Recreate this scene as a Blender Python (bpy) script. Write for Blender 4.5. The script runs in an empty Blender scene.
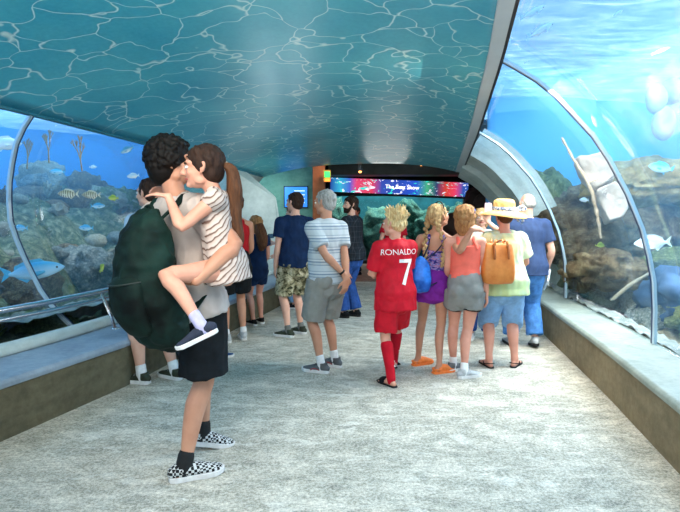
import bpy, bmesh, math, random
from mathutils import Vector, Matrix, noise, bvhtree
sc = bpy.context.scene
col = sc.collection
PI = math.pi
random.seed(7)
sc.view_settings.view_transform = 'Standard'
sc.view_settings.look = 'None'
sc.view_settings.gamma = 1
sc.view_settings.use_curve_mapping = False
sc.view_settings.exposure = -0.12
sc.cycles.use_denoising = True
sc.cycles.max_bounces = 8
sc.cycles.transparent_max_bounces = 16
sc.cycles.volume_bounces = 1

# ------------------------------------------------------------ camera
F = 510.0
PITCH = math.atan(40 / 510)
EYE = 1.5
cam = bpy.data.cameras.new('camera')
cam.sensor_width = 36; cam.lens = 36 * F / 680
cam_o = bpy.data.objects.new('camera', cam); col.objects.link(cam_o)
cam_o.location = (0, 0, EYE); cam_o.rotation_euler = (PI / 2 - PITCH, 0, 0)
cam.clip_start = 0.05
sc.camera = cam_o

def ray(u, v):
    x = (u - 340) / F; y = -(v - 256) / F
    return (x, math.cos(PITCH) + y * math.sin(PITCH), -math.sin(PITCH) + y * math.cos(PITCH))
def G(u, v, h=0.0):
    r = ray(u, v); k = (h - EYE) / r[2]
    return Vector((r[0] * k, r[1] * k, h))
def D(u, v, Y):
    r = ray(u, v); k = Y / r[1]
    return Vector((r[0] * k, Y, EYE + r[2] * k))

# ------------------------------------------------------------ object helpers
def tag(o, label=None, cat=None, group=None, kind=None):
    if label: o['label'] = label
    if cat: o['category'] = cat
    if group: o['group'] = group
    if kind: o['kind'] = kind
    return o
def mk(name, me, m=None, parent=None):
    o = bpy.data.objects.new(name, me); col.objects.link(o)
    if m is not None:
        if isinstance(m, (list, tuple)):
            for q in m: me.materials.append(q)
        else: me.materials.append(m)
    if parent is not None: o.parent = parent
    return o
def empty(name, loc=(0, 0, 0), rz=0, parent=None):
    o = bpy.data.objects.new(name, None); col.objects.link(o)
    o.location = loc; o.rotation_euler = (0, 0, rz); o.empty_display_size = .1
    if parent is not None: o.parent = parent
    return o
def from_py(verts, faces, smooth=True, name='m'):
    me = bpy.data.meshes.new(name)
    me.from_pydata([tuple(v) for v in verts], [], faces)
    me.update()
    bm = bmesh.new(); bm.from_mesh(me); bmesh.ops.recalc_face_normals(bm, faces=bm.faces); bm.to_mesh(me); bm.free()
    if smooth: me.polygons.foreach_set('use_smooth', [True] * len(me.polygons))
    return me
class MB:
    def __init__(s): s.v = []; s.f = []
    def add(s, vs, fs):
        n = len(s.v); s.v += [Vector(v) for v in vs]; s.f += [tuple(i + n for i in f) for f in fs]
    def box(s, c, d, rot=None):
        c = Vector(c); vs = []
        for x in (-1, 1):
            for y in (-1, 1):
                for z in (-1, 1):
                    p = Vector((x * d[0] / 2, y * d[1] / 2, z * d[2] / 2))
                    if rot is not None: p = rot @ p
                    vs.append(c + p)
        s.add(vs, [(0, 1, 3, 2), (4, 6, 7, 5), (0, 4, 5, 1), (2, 3, 7, 6), (0, 2, 6, 4), (1, 5, 7, 3)])
    def tube(s, pts, rad, n=12, up=None, sub=0, cap=True, phase=0.0):
        """pts: path, rad: radius or (rx,ry) per point; up = direction of ry"""
        pts = [Vector(p) for p in pts]
        rad = [(r, r) if not isinstance(r, (tuple, list)) else tuple(r) for r in rad]
        if sub: pts, rad = smooth_path(pts, rad, sub)
        m = len(pts)
        if up is None:
            d = (pts[-1] - pts[0])
            up = Vector((0, 1, 0)) if abs(d.normalized().y) < .8 else Vector((1, 0, 0))
        up = Vector(up)
        rings = []
        tang = []
        for i in range(m):
            a = pts[max(0, i - 1)]; b = pts[min(m - 1, i + 1)]
            t = (b - a)
            tang.append(t.normalized() if t.length > 1e-9 else Vector((0, 0, 1)))
        def ring(c, t, r):
            sd = t.cross(up)
            if sd.length < 1e-4: sd = t.orthogonal()
            sd.normalize(); uu = sd.cross(t).normalized()
            return [c + sd * (r[0] * math.cos(2 * PI * k / n + phase)) + uu * (r[1] * math.sin(2 * PI * k / n + phase)) for k in range(n)]
        def caprings(c, t, r, sgn):
            out = []
            rr = min(r)
            for a in (30, 60, 82):
                A = math.radians(a)
                out.append(ring(c + t * sgn * rr * math.sin(A) * .9, t, (r[0] * math.cos(A), r[1] * math.cos(A))))
            return out
        if cap:
            rings += list(reversed(caprings(pts[0], tang[0], rad[0], -1)))
        for i in range(m): rings.append(ring(pts[i], tang[i], rad[i]))
        if cap: rings += caprings(pts[-1], tang[-1], rad[-1], 1)
        vs = [v for r in rings for v in r]; fs = []
        for i in range(len(rings) - 1):
            for k in range(n):
                a = i * n + k; b = i * n + (k + 1) % n
                fs.append((a, b, b + n, a + n))
        fs.append(tuple(range(n))[::-1]); L = (len(rings) - 1) * n
        fs.append(tuple(L + k for k in range(n)))
        s.add(vs, fs)
    def ell(s, c, r, rot=None, nu=16, nv=10):
        c = Vector(c); vs = []; fs = []
        for j in range(nv + 1):
            th = PI * j / nv
            th = min(max(th, .02), PI - .02)
            for i in range(nu):
                ph = 2 * PI * i / nu
                p = Vector((r[0] * math.sin(th) * math.cos(ph), r[1] * math.sin(th) * math.sin(ph), r[2] * math.cos(th)))
                if rot is not None: p = rot @ p
                vs.append(c + p)
        for j in range(nv):
            for i in range(nu):
                a = j * nu + i; b = j * nu + (i + 1) % nu
                fs.append((a, b, b + nu, a + nu))
        fs.append(tuple(range(nu))[::-1]); L = nv * nu
        fs.append(tuple(L + k for k in range(nu)))
        s.add(vs, fs)
    def mesh(s, smooth=True):
        return from_py(s.v, s.f, smooth)
def smooth_path(pts, rad, sub):
    P = []; R = []
    m = len(pts)
    for i in range(m - 1):
        p0 = pts[max(0, i - 1)]; p1 = pts[i]; p2 = pts[i + 1]; p3 = pts[min(m - 1, i + 2)]
        for k in range(sub):
            t = k / sub
            P.append(.5 * ((2 * p1) + (p2 - p0) * t + (2 * p0 - 5 * p1 + 4 * p2 - p3) * t * t + (3 * p1 - p0 - 3 * p2 + p3) * t ** 3))
            R.append(tuple(rad[i][j] * (1 - t) + rad[i + 1][j] * t for j in (0, 1)))
    P.append(pts[-1]); R.append(rad[-1])
    return P, R
def remesh(me, vox, smooth_it=4, fac=.5):
    o = bpy.data.objects.new('tmp', me); col.objects.link(o)
    r = o.modifiers.new('r', 'REMESH'); r.mode = 'VOXEL'; r.voxel_size = vox; r.use_smooth_shade = True
    if smooth_it:
        s = o.modifiers.new('s', 'SMOOTH'); s.iterations = smooth_it; s.factor = fac
    dg = bpy.context.evaluated_depsgraph_get(); dg.update()
    m2 = bpy.data.meshes.new_from_object(o.evaluated_get(dg))
    bpy.data.objects.remove(o)
    m2.polygons.foreach_set('use_smooth', [True] * len(m2.polygons))
    return m2

def displace(me, fn):
    n = len(me.vertices); co = [0.0] * (3 * n); me.vertices.foreach_get('co', co)
    nr = [0.0] * (3 * n); me.vertex_normals.foreach_get('vector', nr)
    for i in range(n):
        j = 3 * i; d = fn(Vector((co[j], co[j + 1], co[j + 2])))
        co[j] += nr[j] * d; co[j + 1] += nr[j + 1] * d; co[j + 2] += nr[j + 2] * d
    me.vertices.foreach_set('co', co); me.update()

# ------------------------------------------------------------ material helpers
def hexc(h):
    h = h.lstrip('#'); c = [int(h[i:i + 2], 16) / 255 for i in (0, 2, 4)]
    return tuple(((x / 12.92) if x <= .04045 else ((x + .055) / 1.055) ** 2.4) for x in c) + (1,)
class NT:
    def __init__(s, name, base=None, rough=.6, spec=.4, metal=0):
        s.m = bpy.data.materials.new(name); s.m.use_nodes = True
        s.t = s.m.node_tree; s.b = s.t.nodes['Principled BSDF']; s.out = s.t.nodes['Material Output']
        if base is not None: s.b.inputs['Base Color'].default_value = hexc(base) if isinstance(base, str) else base
        s.b.inputs['Roughness'].default_value = rough; s.b.inputs['Specular IOR Level'].default_value = spec
        s.b.inputs['Metallic'].default_value = metal
    def n(s, typ, **kw):
        x = s.t.nodes.new(typ)
        for k, v in kw.items():
            if k.startswith('i_'):
                x.inputs[k[2:].replace('_', ' ')].default_value = v
            else: setattr(x, k, v)
        return x
    def l(s, a, b): s.t.links.new(a, b); return b
    def coord(s, scale=(1, 1, 1), out='Object', rot=(0, 0, 0)):
        tc = s.n('ShaderNodeTexCoord'); mp = s.n('ShaderNodeMapping')
        mp.inputs['Scale'].default_value = scale; mp.inputs['Rotation'].default_value = rot
        s.l(tc.outputs[out], mp.inputs['Vector']); return mp.outputs['Vector']
    def noise(s, vec, scale, detail=4, rough=.55, dist=0):
        x = s.n('ShaderNodeTexNoise'); x.inputs['Scale'].default_value = scale; x.inputs['Detail'].default_value = detail
        x.inputs['Roughness'].default_value = rough; x.inputs['Distortion'].default_value = dist
        s.l(vec, x.inputs['Vector']); return x.outputs['Fac']
    def ramp(s, fac, stops, interp='LINEAR'):
        r = s.n('ShaderNodeValToRGB'); r.color_ramp.interpolation = interp
        e = r.color_ramp.elements
        while len(e) < len(stops): e.new(.5)
        for q, (p, c) in zip(e, stops):
            q.position = p; q.color = hexc(c) if isinstance(c, str) else c
        s.l(fac, r.inputs['Fac']); return r.outputs['Color']
    def mix(s, fac, a, b, mode='MIX'):
        x = s.n('ShaderNodeMix', data_type='RGBA', blend_type=mode)
        for sock, v in ((x.inputs[0], fac), (x.inputs[6], a), (x.inputs[7], b)):
            if isinstance(v, str): sock.default_value = hexc(v)
            elif isinstance(v, (tuple, float, int)): sock.default_value = v
            else: s.l(v, sock)
        return x.outputs[2]
    def math(s, op, a, b=None, c=None):
        x = s.n('ShaderNodeMath', operation=op)
        for i, v in enumerate((a, b, c)):
            if v is None: continue
            if isinstance(v, (int, float)): x.inputs[i].default_value = v
            else: s.l(v, x.inputs[i])
        return x.outputs[0]
    def base(s, c): s.l(c, s.b.inputs['Base Color'])
    def bump(s, h, strength=.3, dist=.02):
        x = s.n('ShaderNodeBump'); x.inputs['Strength'].default_value = strength; x.inputs['Distance'].default_value = dist
        s.l(h, x.inputs['Height']); s.l(x.outputs[0], s.b.inputs['Normal'])
def simple(name, c, rough=.6, spec=.4, metal=0, var=.12, scale=30, bump=.0, bdist=.01, em=0):
    q = NT(name, c, rough, spec, metal)
    v = q.coord(); f = q.noise(v, scale, 4)
    cc = hexc(c)
    lo = tuple(x * (1 - var) for x in cc[:3]) + (1,); hi = tuple(min(1, x * (1 + var)) for x in cc[:3]) + (1,)
    q.base(q.ramp(f, [(.3, lo), (.7, hi)]))
    if bump: q.bump(f, bump, bdist)
    if em:
        q.b.inputs['Emission Color'].default_value = cc; q.b.inputs['Emission Strength'].default_value = em
    return q.m

# ------------------------------------------------------------ tunnel plan (metres, camera at the origin looking along +Y)
def lerp_tab(tab, x):
    if x <= tab[0][0]: a, b = tab[0], tab[1]
    elif x >= tab[-1][0]: a, b = tab[-2], tab[-1]
    else:
        for a, b in zip(tab, tab[1:]):
            if a[0] <= x <= b[0]: break
    t = (x - a[0]) / (b[0] - a[0]); return a[1] + (b[1] - a[1]) * t
RB = lambda y: lerp_tab([(-2, 1.0), (0, 1.42), (2.87, 1.98), (4.26, 2.25), (6.575, 2.62), (10, 3.12)], y)
RG = lambda y: RB(y) + lerp_tab([(0, .5), (4.2, .39), (6.6, .32), (10, .3)], y)
LB = lambda y: lerp_tab([(-2, -3.9), (0, -3.35), (3.29, -2.26), (4.4, -1.89), (7.74, -1.15), (10, -.66)], y)
LG = lambda y: LB(y) - lerp_tab([(0, .72), (4.7, .66), (10, .6)], y)
CR = lambda y: lerp_tab([(0, .45), (3.3, 1.1), (4.46, 1.36), (6.84, 1.81), (9.5, 2.24)], y)
CRh = lambda y: lerp_tab([(0, 3.0), (3.3, 2.9), (4.46, 2.83), (6.84, 2.61), (9.5, 2.33)], y)
CL = lambda y: LG(y) - .36
CLh = lambda y: lerp_tab([(0, 2.46), (4.7, 2.44), (7, 2.4), (10, 2.3)], y)
def sec(fx, t, off=0.0):
    y = t
    for _ in range(12): y = t - .2 * (fx(y) + off)
    return fx(y) + off, y
def secx(X, t): return t - .2 * X
RPROF = [(1, 0), (.995, .12), (.98, .22), (.95, .3), (.9, .4), (.806, .52), (.69, .6375), (.59, .72), (.48, .7875), (.36, .86), (.24, .917), (.12, .96), (0, 1)]
LPROF = [(0, 0), (-.13, .055), (-.25, .115), (-.36, .186), (-.44, .26), (-.51, .327), (-.59, .42), (-.65, .51), (-.655, .6), (-.64, .69), (-.60, .78), (-.55, .865), (-.46, .94), (-.36, 1)]
GH = .43
def rprof(t, out=0.0):
    xb, yb = sec(RG, t); xc, yc = sec(CR, t); hc = CRh(yc)
    pts = []
    for a, b in RPROF:
        x = xc + (xb - xc) * a; h = GH + (hc - GH) * b
        pts.append(Vector((x, secx(x, t), h)))
    return offset_prof(pts, out, 1)
def lprof(t, out=0.0):
    xb, yb = sec(LG, t); hc = CLh(yb)
    pts = []
    for a, b in LPROF:
        x = xb + a; pts.append(Vector((x, secx(x, t), GH + (hc - GH) * b)))
    return offset_prof(pts, out, -1)
def offset_prof(pts, out, sgn):
    if not out: return pts
    res = []
    for i, p in enumerate(pts):
        a = pts[max(0, i - 1)]; b = pts[min(len(pts) - 1, i + 1)]
        d = b - a; n = Vector((d.z * sgn, 0, -d.x * sgn)).normalized()
        if n.x * sgn < 0 and n.z < 0: n = -n
        q = p + n * out; q.y -= .2 * (q.x - p.x); res.append(q)
    return res
def grid(rows, close=False):
    vs = [p for r in rows for p in r]; n = len(rows[0]); fs = []
    for i in range(len(rows) - 1):
        for k in range(n - (0 if close else 1)):
            fs.append((i * n + k, i * n + (k + 1) % n, (i + 1) * n + (k + 1) % n, (i + 1) * n + k))
    return vs, fs
def loft_solid(rows):
    """rows of closed cross sections -> closed solid"""
    vs, fs = grid(rows, True); n = len(rows[0])
    fs.append(tuple(range(n))[::-1]); L = (len(rows) - 1) * n; fs.append(tuple(L + k for k in range(n)))
    return vs, fs
TT = [-1.5 + .5 * i for i in range(24)]   # -1.5 .. 10
TT_END = 10.0

# ------------------------------------------------------------ setting materials
def m_floor():
    q = NT('carpet', rough=.9, spec=.15)
    v = q.coord(); vs = q.coord((1.3, 2.4, 1), rot=(0, 0, .2))
    a = q.noise(vs, 1.9, 9, .8, .5); b = q.noise(q.coord((1, 1.6, 1)), 7, 8, .85, .4); c = q.noise(v, 55, 6, .9); d = q.noise(q.coord((5, 16, 1), rot=(0, 0, .2)), 1.4, 3, .5)
    base = q.ramp(a, [(.42, '#747466'), (.48, '#a5a08e'), (.53, '#bbb5a3'), (.58, '#e8e0ce')])
    k = q.mix(.42, base, q.ramp(b, [(.42, '#565a50'), (.5, '#a8a494'), (.58, '#e4ddcc')]), 'MIX')
    k = q.mix(q.ramp(d, [(.58, (0, 0, 0, 1)), (.62, (.35, .35, .35, 1))]), k, '#6e756e')
    ln = q.ramp(q.noise(vs, 2.3, 5, .6), [(.6, (0, 0, 0, 1)), (.64, (.6, .6, .6, 1))])
    k = q.mix(ln, k, '#e4e2d6')
    k = q.mix(.42, k, q.ramp(c, [(.42, '#4d524c'), (.58, '#f4eee0')]))
    q.base(k); q.bump(c, .4, .01); return q.m
def m_concrete(name, c1, c2, c3, rough=.8):
    q = NT(name, rough=rough, spec=.3)
    v = q.coord(); a = q.noise(v, 1.7, 6, .65, .3); b = q.noise(v, 14, 5, .7); c = q.noise(q.coord((1.5, 1.5, 5)), 2, 4, .6)
    k = q.ramp(a, [(.3, c1), (.5, c2), (.7, c3)])
    k = q.mix(.3, k, q.ramp(b, [(.35, c1), (.65, c3)]))
    k = q.mix(.2, k, q.ramp(c, [(.4, c1), (.6, c3)]))
    q.base(k); q.bump(b, .35, .02); return q.m
M_floor = m_floor()
M_curb = m_concrete('curb_concrete', '#655a45', '#807257', '#9a8c70')
M_curbL = m_concrete('curb_concrete_left', '#3f3f31', '#5a5643', '#77715a')
M_ledge = m_concrete('ledge_concrete', '#76817a', '#929d94', '#b0b8ae', .5)
M_portal = m_concrete('portal_concrete', '#9fada8', '#b9c6c0', '#d2dcd6', .6)
def m_ceiling():
    q = NT('painted_water_ceiling', rough=.36, spec=.5)
    v = q.coord((1, 1, 1))
    w = q.n('ShaderNodeTexNoise'); w.inputs['Scale'].default_value = 2.1; w.inputs['Detail'].default_value = 2
    q.l(v, w.inputs['Vector'])
    vm = q.n('ShaderNodeVectorMath', operation='MULTIPLY_ADD'); vm.inputs[1].default_value = (.7, .7, .7)
    q.l(w.outputs['Color'], vm.inputs[0]); q.l(v, vm.inputs[2])
    vo = q.n('ShaderNodeTexVoronoi', feature='DISTANCE_TO_EDGE'); vo.inputs['Scale'].default_value = 2.5
    mp = q.n('ShaderNodeMapping'); mp.inputs['Scale'].default_value = (.85, 1.15, 1); q.l(vm.outputs[0], mp.inputs['Vector'])
    q.l(mp.outputs[0], vo.inputs['Vector'])
    big = q.noise(v, .9, 3); thick = q.noise(v, 5, 3)
    th = q.math('MULTIPLY_ADD', thick, .06, -.006)
    line = q.math('SUBTRACT', 1, q.math('DIVIDE', vo.outputs['Distance'], th)); line = q.math('MAXIMUM', line, 0)
    base = q.ramp(big, [(.3, '#2ba6c4'), (.7, '#58c6d6')])
    base = q.mix(.15, base, q.ramp(q.noise(v, 30, 3), [(.3, '#2492b4'), (.7, '#6ed2e0')]))
    k = q.mix(q.math('MULTIPLY', line, .95), base, '#e2fbfa')
    q.base(k)
    q.b.inputs['Coat Weight'].default_value = .4; q.b.inputs['Coat Roughness'].default_value = .3
    q.bump(q.noise(v, 3, 2), .1, .05)
    return q.m
M_ceil = m_ceiling()
M_beam = simple('painted_steel_beam', '#c4cdd2', .4, .5, var=.05, scale=4)
M_beam_edge = simple('dark_gasket', '#1d2730', .5)
M_chrome = NT('brushed_steel', '#c9ced2', .22, .5, 1).m
M_seam = NT('seam_strip', '#cfe2ee', .25, .6, .35).m
M_seam_dark = NT('seam_sealant', '#22345a', .4, .5).m
def m_glass():
    q = NT('acrylic')
    t = q.t; t.nodes.remove(q.b)
    tr = q.n('ShaderNodeBsdfTransparent'); tr.inputs[0].default_value = (.95, .985, 1, 1)
    gl = q.n('ShaderNodeBsdfGlossy'); gl.inputs['Roughness'].default_value = .06
    fr = q.n('ShaderNodeFresnel'); fr.inputs[0].default_value = 1.22
    mx = q.n('ShaderNodeMixShader'); q.l(q.math('MULTIPLY', fr.outputs[0], .16), mx.inputs[0]); q.l(tr.outputs[0], mx.inputs[1]); q.l(gl.outputs[0], mx.inputs[2])
    q.l(mx.outputs[0], q.out.inputs['Surface']); return q.m
M_glass = m_glass()

# ------------------------------------------------------------ floor, curbs
vs = []
ys = [-2.5 + .5 * i for i in range(38)]
row = []
for y in ys: row.append([Vector((LB(min(y, 10)) - 1.2 - (3 if y > 9.9 else 0), y, 0)), Vector((0, y, 0)), Vector((RB(min(y, 10)) + 1 + (2 if y > 9.9 else 0), y, 0))])
top = [p for r in row for p in r]
v_, f_ = grid(row)
n0 = len(v_); v2 = [Vector((p.x, p.y, -.12)) for p in v_]
f2 = [tuple(i + n0 for i in f)[::-1] for f in f_]
rim = []
nr = len(row)
for i in range(nr - 1):
    for a, b in ((i * 3, (i + 1) * 3), (i * 3 + 2, (i + 1) * 3 + 2)): rim.append((a, b, b + n0, a + n0))
for a, b in ((0, 1), (1, 2), (nr * 3 - 3, nr * 3 - 2), (nr * 3 - 2, nr * 3 - 1)): rim.append((a, b, b + n0, a + n0))
tag(mk('floor', from_py(v_ + v2, f_ + f2 + rim, False), M_floor), kind='structure')

def curb(name, fb, fg, sgn, tl, m1, m2):
    rows = []; rows2 = []
    for t in tl:
        xb, yb = sec(fb, t); xg, yg = sec(fg, t)
        def q(x, h): return Vector((x, secx(x, t), h))
        rows.append([q(xb, 0), q(xb, .35), q(xb + .0 * sgn, .352), q(xg + .07 * sgn, .352), q(xg + .07 * sgn, -.1), q(xb, -.1)])
        rows2.append([q(xb - .015 * sgn, .353), q(xb - .02 * sgn, .39), q(xb, .412), q(xg - .02 * sgn, GH - .004), q(xg + .07 * sgn, GH - .004), q(xg + .07 * sgn, .353)])
    a, b = loft_solid(rows); o = tag(mk(name, from_py(a, b, False), m1), kind='structure')
    a, b = loft_solid(rows2); o2 = mk('coping', from_py(a, b, False), m2, o)
    bv = o2.modifiers.new('b', 'BEVEL'); bv.width = .008; bv.segments = 2
    return o
TC = TT
curb('wall_right', RB, RG, 1, TC, M_curb, M_ledge)
M_ledgeL = m_concrete('left_ledge_concrete', '#68788a', '#8495a4', '#9fafba', .45)
curb('wall_left', LB, LG, -1, TC, M_curbL, M_ledgeL)
# left ledge: raised rounded lip along the glass
rows = []
for t in TT:
    x, y = sec(LG, t)
    r = []
    for a in range(0, 181, 20):
        A = math.radians(a); xx = x + .085 + .075 * math.cos(A); r.append(Vector((xx, secx(xx, t), GH - .004 + .085 * math.sin(A))))
    rows.append(r)
a, b = loft_solid(rows); tag(mk('trim_1', from_py(a, b), M_portal), kind='structure')

# ------------------------------------------------------------ ceiling (painted arch)
def ceil_pts(t, lift=0.0, n=28):
    xb, yb = sec(LG, t); xl = xb - .36; hl = CLh(yb)
    xc, yc = sec(CR, t); hc = CRh(yc)
    pts = []
    for i in range(n + 1):
        a = i / n; x = xl + (xc - xl) * a
        s = 1 - abs(2 * a - 1) ** 2.6
        bump = lerp_tab([(0, .30), (5, .26), (10, .22)], t)
        pts.append(Vector((x, secx(x, t), hl + (hc - hl) * a + bump * s + lift)))
    return pts
rows = []
for t in TT + [10.15]:
    u = ceil_pts(t); w = ceil_pts(t, .14)
    rows.append(u + w[::-1])
a, b = loft_solid(rows); tag(mk('ceiling', from_py(a, b), M_ceil), kind='structure')
# right edge beam, with dark gasket
rows = []; rows2 = []
for t in TT:
    x, y = sec(CR, t); h = CRh(y)
    def q(dx, dh): return Vector((x + dx, secx(x + dx, t), h + dh))
    rows.append([q(-.10, -.012), q(-.10, .08), q(.005, .08), q(.005, -.018)])
    rows2.append([q(.006, -.022), q(.006, .08), q(.03, .08), q(.03, -.022)])
a, b = loft_solid(rows); tb = tag(mk('trim_2', from_py(a, b, False), M_beam), kind='structure')
a, b = loft_solid(rows2); mk('gasket', from_py(a, b, False), M_beam_edge, tb)
rows = []
for t in TT:
    x, y = sec(LG, t); x -= .36; h = CLh(y)
    def q(dx, dh): return Vector((x + dx, secx(x + dx, t), h + dh))
    rows.append([q(-.03, -.02), q(-.03, .1), q(.015, .1), q(.015, -.012)])
a, b = loft_solid(rows); tag(mk('trim_3', from_py(a, b, False), simple('left_edge_trim', '#2f7f93', .4)), kind='structure')

# ------------------------------------------------------------ acrylic panes between seams
R_SEAMS = [-.9, 1.9, 4.736, 7.2, 8.55]
L_SEAMS = [-1.2, 1.5, 4.23, 6.9, 8.8]
nwin = 0
def pane(prof, t0, t1):
    global nwin
    nwin += 1
    n = max(2, int((t1 - t0) / .45)); rows = []
    for i in range(n + 1):
        t = t0 + (t1 - t0) * i / n
        inn = prof(t); out = prof(t, .04)
        rows.append(inn + out[::-1])
    a, b = loft_solid(rows)
    tag(mk('window_%d' % nwin, from_py(a, b), M_glass), kind='structure')
for a_, b_ in zip(R_SEAMS, R_SEAMS[1:]): pane(rprof, a_ + .015, b_ - .015)
for a_, b_ in zip(L_SEAMS, L_SEAMS[1:]): pane(lprof, a_ + .015, b_ - .015)
ntrim = 3
def seam(prof, t, w=.022):
    global ntrim
    ntrim += 1
    rows = []
    for inn, out in zip(prof(t, -.004), prof(t, .02)):
        rows.append([inn + Vector((0, -w / 2, 0)), inn + Vector((0, w / 2, 0)), out + Vector((0, w / 2, 0)), out + Vector((0, -w / 2, 0))])
    a, b = loft_solid(rows); o = tag(mk('trim_%d' % ntrim, from_py(a, b, False), M_seam), kind='structure')
    rows = []
    for inn, out in zip(prof(t, -.005), prof(t, .022)):
        rows.append([inn + Vector((0, w / 2 + .001, 0)), inn + Vector((0, w / 2 + .02, 0)), out + Vector((0, w / 2 + .02, 0)), out + Vector((0, w / 2 + .001, 0))])
    a, b = loft_solid(rows); mk('sealant', from_py(a, b, False), M_seam_dark, o)
for t in R_SEAMS[1:4]: seam(rprof, t)
for t in L_SEAMS[1:4]: seam(lprof, t, .04)

# ------------------------------------------------------------ concrete portal at the far end
rows = []
for t, inset in ((8.53, 0), (9.15, 0), (9.17, .05), (9.3, .05), (9.32, -.07), (10.1, -.10)):
    inn = rprof(t, inset); out = rprof(t, .45)
    rows.append(inn + out[::-1])
a, b = loft_solid(rows); tag(mk('trim_%d' % (ntrim + 1), from_py(a, b, False), M_portal), kind='structure')
# right jamb below ledge height, straight down to the floor
rows = []
for t in (8.8, 8.82, 10.1):
    inn = lprof(t, 0); out = lprof(t, .4); rows.append(inn + out[::-1])
a, b = loft_solid(rows); tag(mk('trim_%d' % (ntrim + 2), from_py(a, b, False), M_portal), kind='structure')
# leaning white buttress slab on the left of the opening
poly = [(232, 300), (232, 168), (247, 172), (276, 197), (283, 240), (284, 312)]
vs = [D(u, v, 8.9 if u < 240 else 9.5) for u, v in poly]; vs[0].z = vs[-1].z = 0.0
vb = [p + Vector((-.1, .45, 0)) for p in vs]
n = len(vs)
fs = [tuple(range(n)), tuple(range(n, 2 * n))[::-1]] + [(i, (i + 1) % n, (i + 1) % n + n, i + n) for i in range(n)]
o = tag(mk('trim_%d' % (ntrim + 3), from_py(vs + vb, fs, False), M_portal), kind='structure')
bv = o.modifiers.new('b', 'BEVEL'); bv.width = .03; bv.segments = 2
# ------------------------------------------------------------ hall beyond the portal
M_dark = simple('dark_paint', '#14161a', .7, var=.2, scale=3)
M_teal = m_concrete('teal_render', '#4d867a', '#67a192', '#7fb5a5', .6)
M_brown = simple('brown_soffit', '#5b5347', .6, var=.15, scale=5)
def solidbox(name, x0, x1, y0, y1, z0, z1, m, parent=None, bev=0.0):
    b = MB(); b.box(((x0 + x1) / 2, (y0 + y1) / 2, (z0 + z1) / 2), (abs(x1 - x0), abs(y1 - y0), abs(z1 - z0)))
    o = mk(name, b.mesh(False), m, parent)
    if bev:
        q = o.modifiers.new('b', 'BEVEL'); q.width = bev; q.segments = 2
    return o
S = lambda o: tag(o, kind='structure')
S(solidbox('wall_far_left', -4.4, -.45, 11.9, 12.1, 0, 3.3, M_teal))
M_tank_paint = simple('tank_paint', '#6cbcea', .8, var=.12, scale=.6)
cw, _ = smooth_path([Vector(p) for p in ((2.9, 10.02, 0), (4.0, 10.0, 0), (5.2, 10.16, 0), (6.6, 10.85, 0), (8.2, 12.3, 0), (9.6, 14.6, 0))], [(1, 1)] * 6, 6)
rows = [[p + Vector((0, 0, -.3)), p + Vector((0, 0, 4.3)), p + Vector((-.03, .09, 4.3)), p + Vector((-.03, .09, -.3))] for p in cw]
a, b = loft_solid(rows); S(mk('wall_tank_inner', from_py(a, b), M_tank_paint))
S(solidbox('wall_far_side', 4.75, 4.85, 10.3, 17.0, 0, 3.3, M_dark))
S(solidbox('wall_back_upper', -.45, 4.75, 15.9, 16.1, 2.12, 3.3, M_dark))
S(solidbox('wall_back_right', 3.85, 4.75, 15.9, 16.1, 0, 2.12, M_dark))
S(solidbox('wall_back_sill', -.45, 3.85, 15.9, 16.1, 0, .12, M_dark))
S(solidbox('wall_hall_left', -.55, -.45, 12.1, 17, 0, 3.3, M_dark))
S(solidbox('ceiling_hall', -4.4, 4.85, 10.25, 17, 3.3, 3.4, M_dark))
S(solidbox('wall_portal_side', 3.55, 4.85, 10.12, 10.3, 0, 3.4, M_tank_paint))
S(solidbox('floor_hall', -3.5, 5.0, 11.6, 15.9, 0.0, .012, simple('worn_red_brown_carpet', '#8d6f62', .9, .1, var=.25, scale=6)))
M_pillar = simple('rust_orange_pillar', '#b5683c', .6, var=.2, scale=6)
S(solidbox('pillar', -.62, -.34, 11.6, 11.88, 0, 3.3, M_pillar, bev=.02))
for i in range(5):
    x = .1 + i * .95
    S(solidbox('trim_%d' % (20 + i), x, x + .22, 10.6, 15.8, 2.98, 3.28, M_brown))
S(solidbox('trim_26', -.3, 4.0, 13.3, 13.9, 2.56, 2.92, M_brown, bev=.02))
# banner
def m_banner():
    q = NT('lit_banner', rough=.4)
    v = q.coord((1, 1, 1))
    sep = q.n('ShaderNodeSeparateXYZ'); q.l(v, sep.inputs[0])
    c = q.ramp(q.math('DIVIDE', sep.outputs[0], 3.75), [(0, '#1a3a90'), (.07, '#2a9ec0'), (.14, '#3a55b8'), (.19, '#d43a66'), (.3, '#c8304f'), (.37, '#2a3f9a'), (.5, '#1d3fa0'), (.62, '#1c49b8'), (.7, '#3f9a70'), (.77, '#2b3560'), (.84, '#c63a2a'), (.9, '#d83a5a'), (.96, '#2a4fa0')])
    nz = q.noise(q.coord((2.2, 1, 5)), 2.0, 3, .6, 1.2)
    c = q.mix(q.ramp(nz, [(.60, (0, 0, 0, 1)), (.64, (1, 1, 1, 1))]), c, '#f4f2ff')
    nz2 = q.noise(q.coord((3, 1, 6)), 1.7, 2, .6, .8)
    c = q.mix(q.ramp(nz2, [(.62, (0, 0, 0, 1)), (.66, (1, 1, 1, 1))]), c, '#2fd0c0')
    q.base(c); q.l(c, q.b.inputs['Emission Color']); q.b.inputs['Emission Strength'].default_value = 1.3
    return q.m
bn = empty('lit_banner_sign', (-.27, 13.95, 2.15), 0)
tag(bn, 'long backlit banner sign with blue and red sea life pictures over the back window', 'sign')
bn.rotation_euler = (0, math.radians(2.2), 0)
b = MB(); b.box((1.87, .05, .2), (3.82, .1, .46)); mk('housing', b.mesh(False), M_dark, bn)
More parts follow.
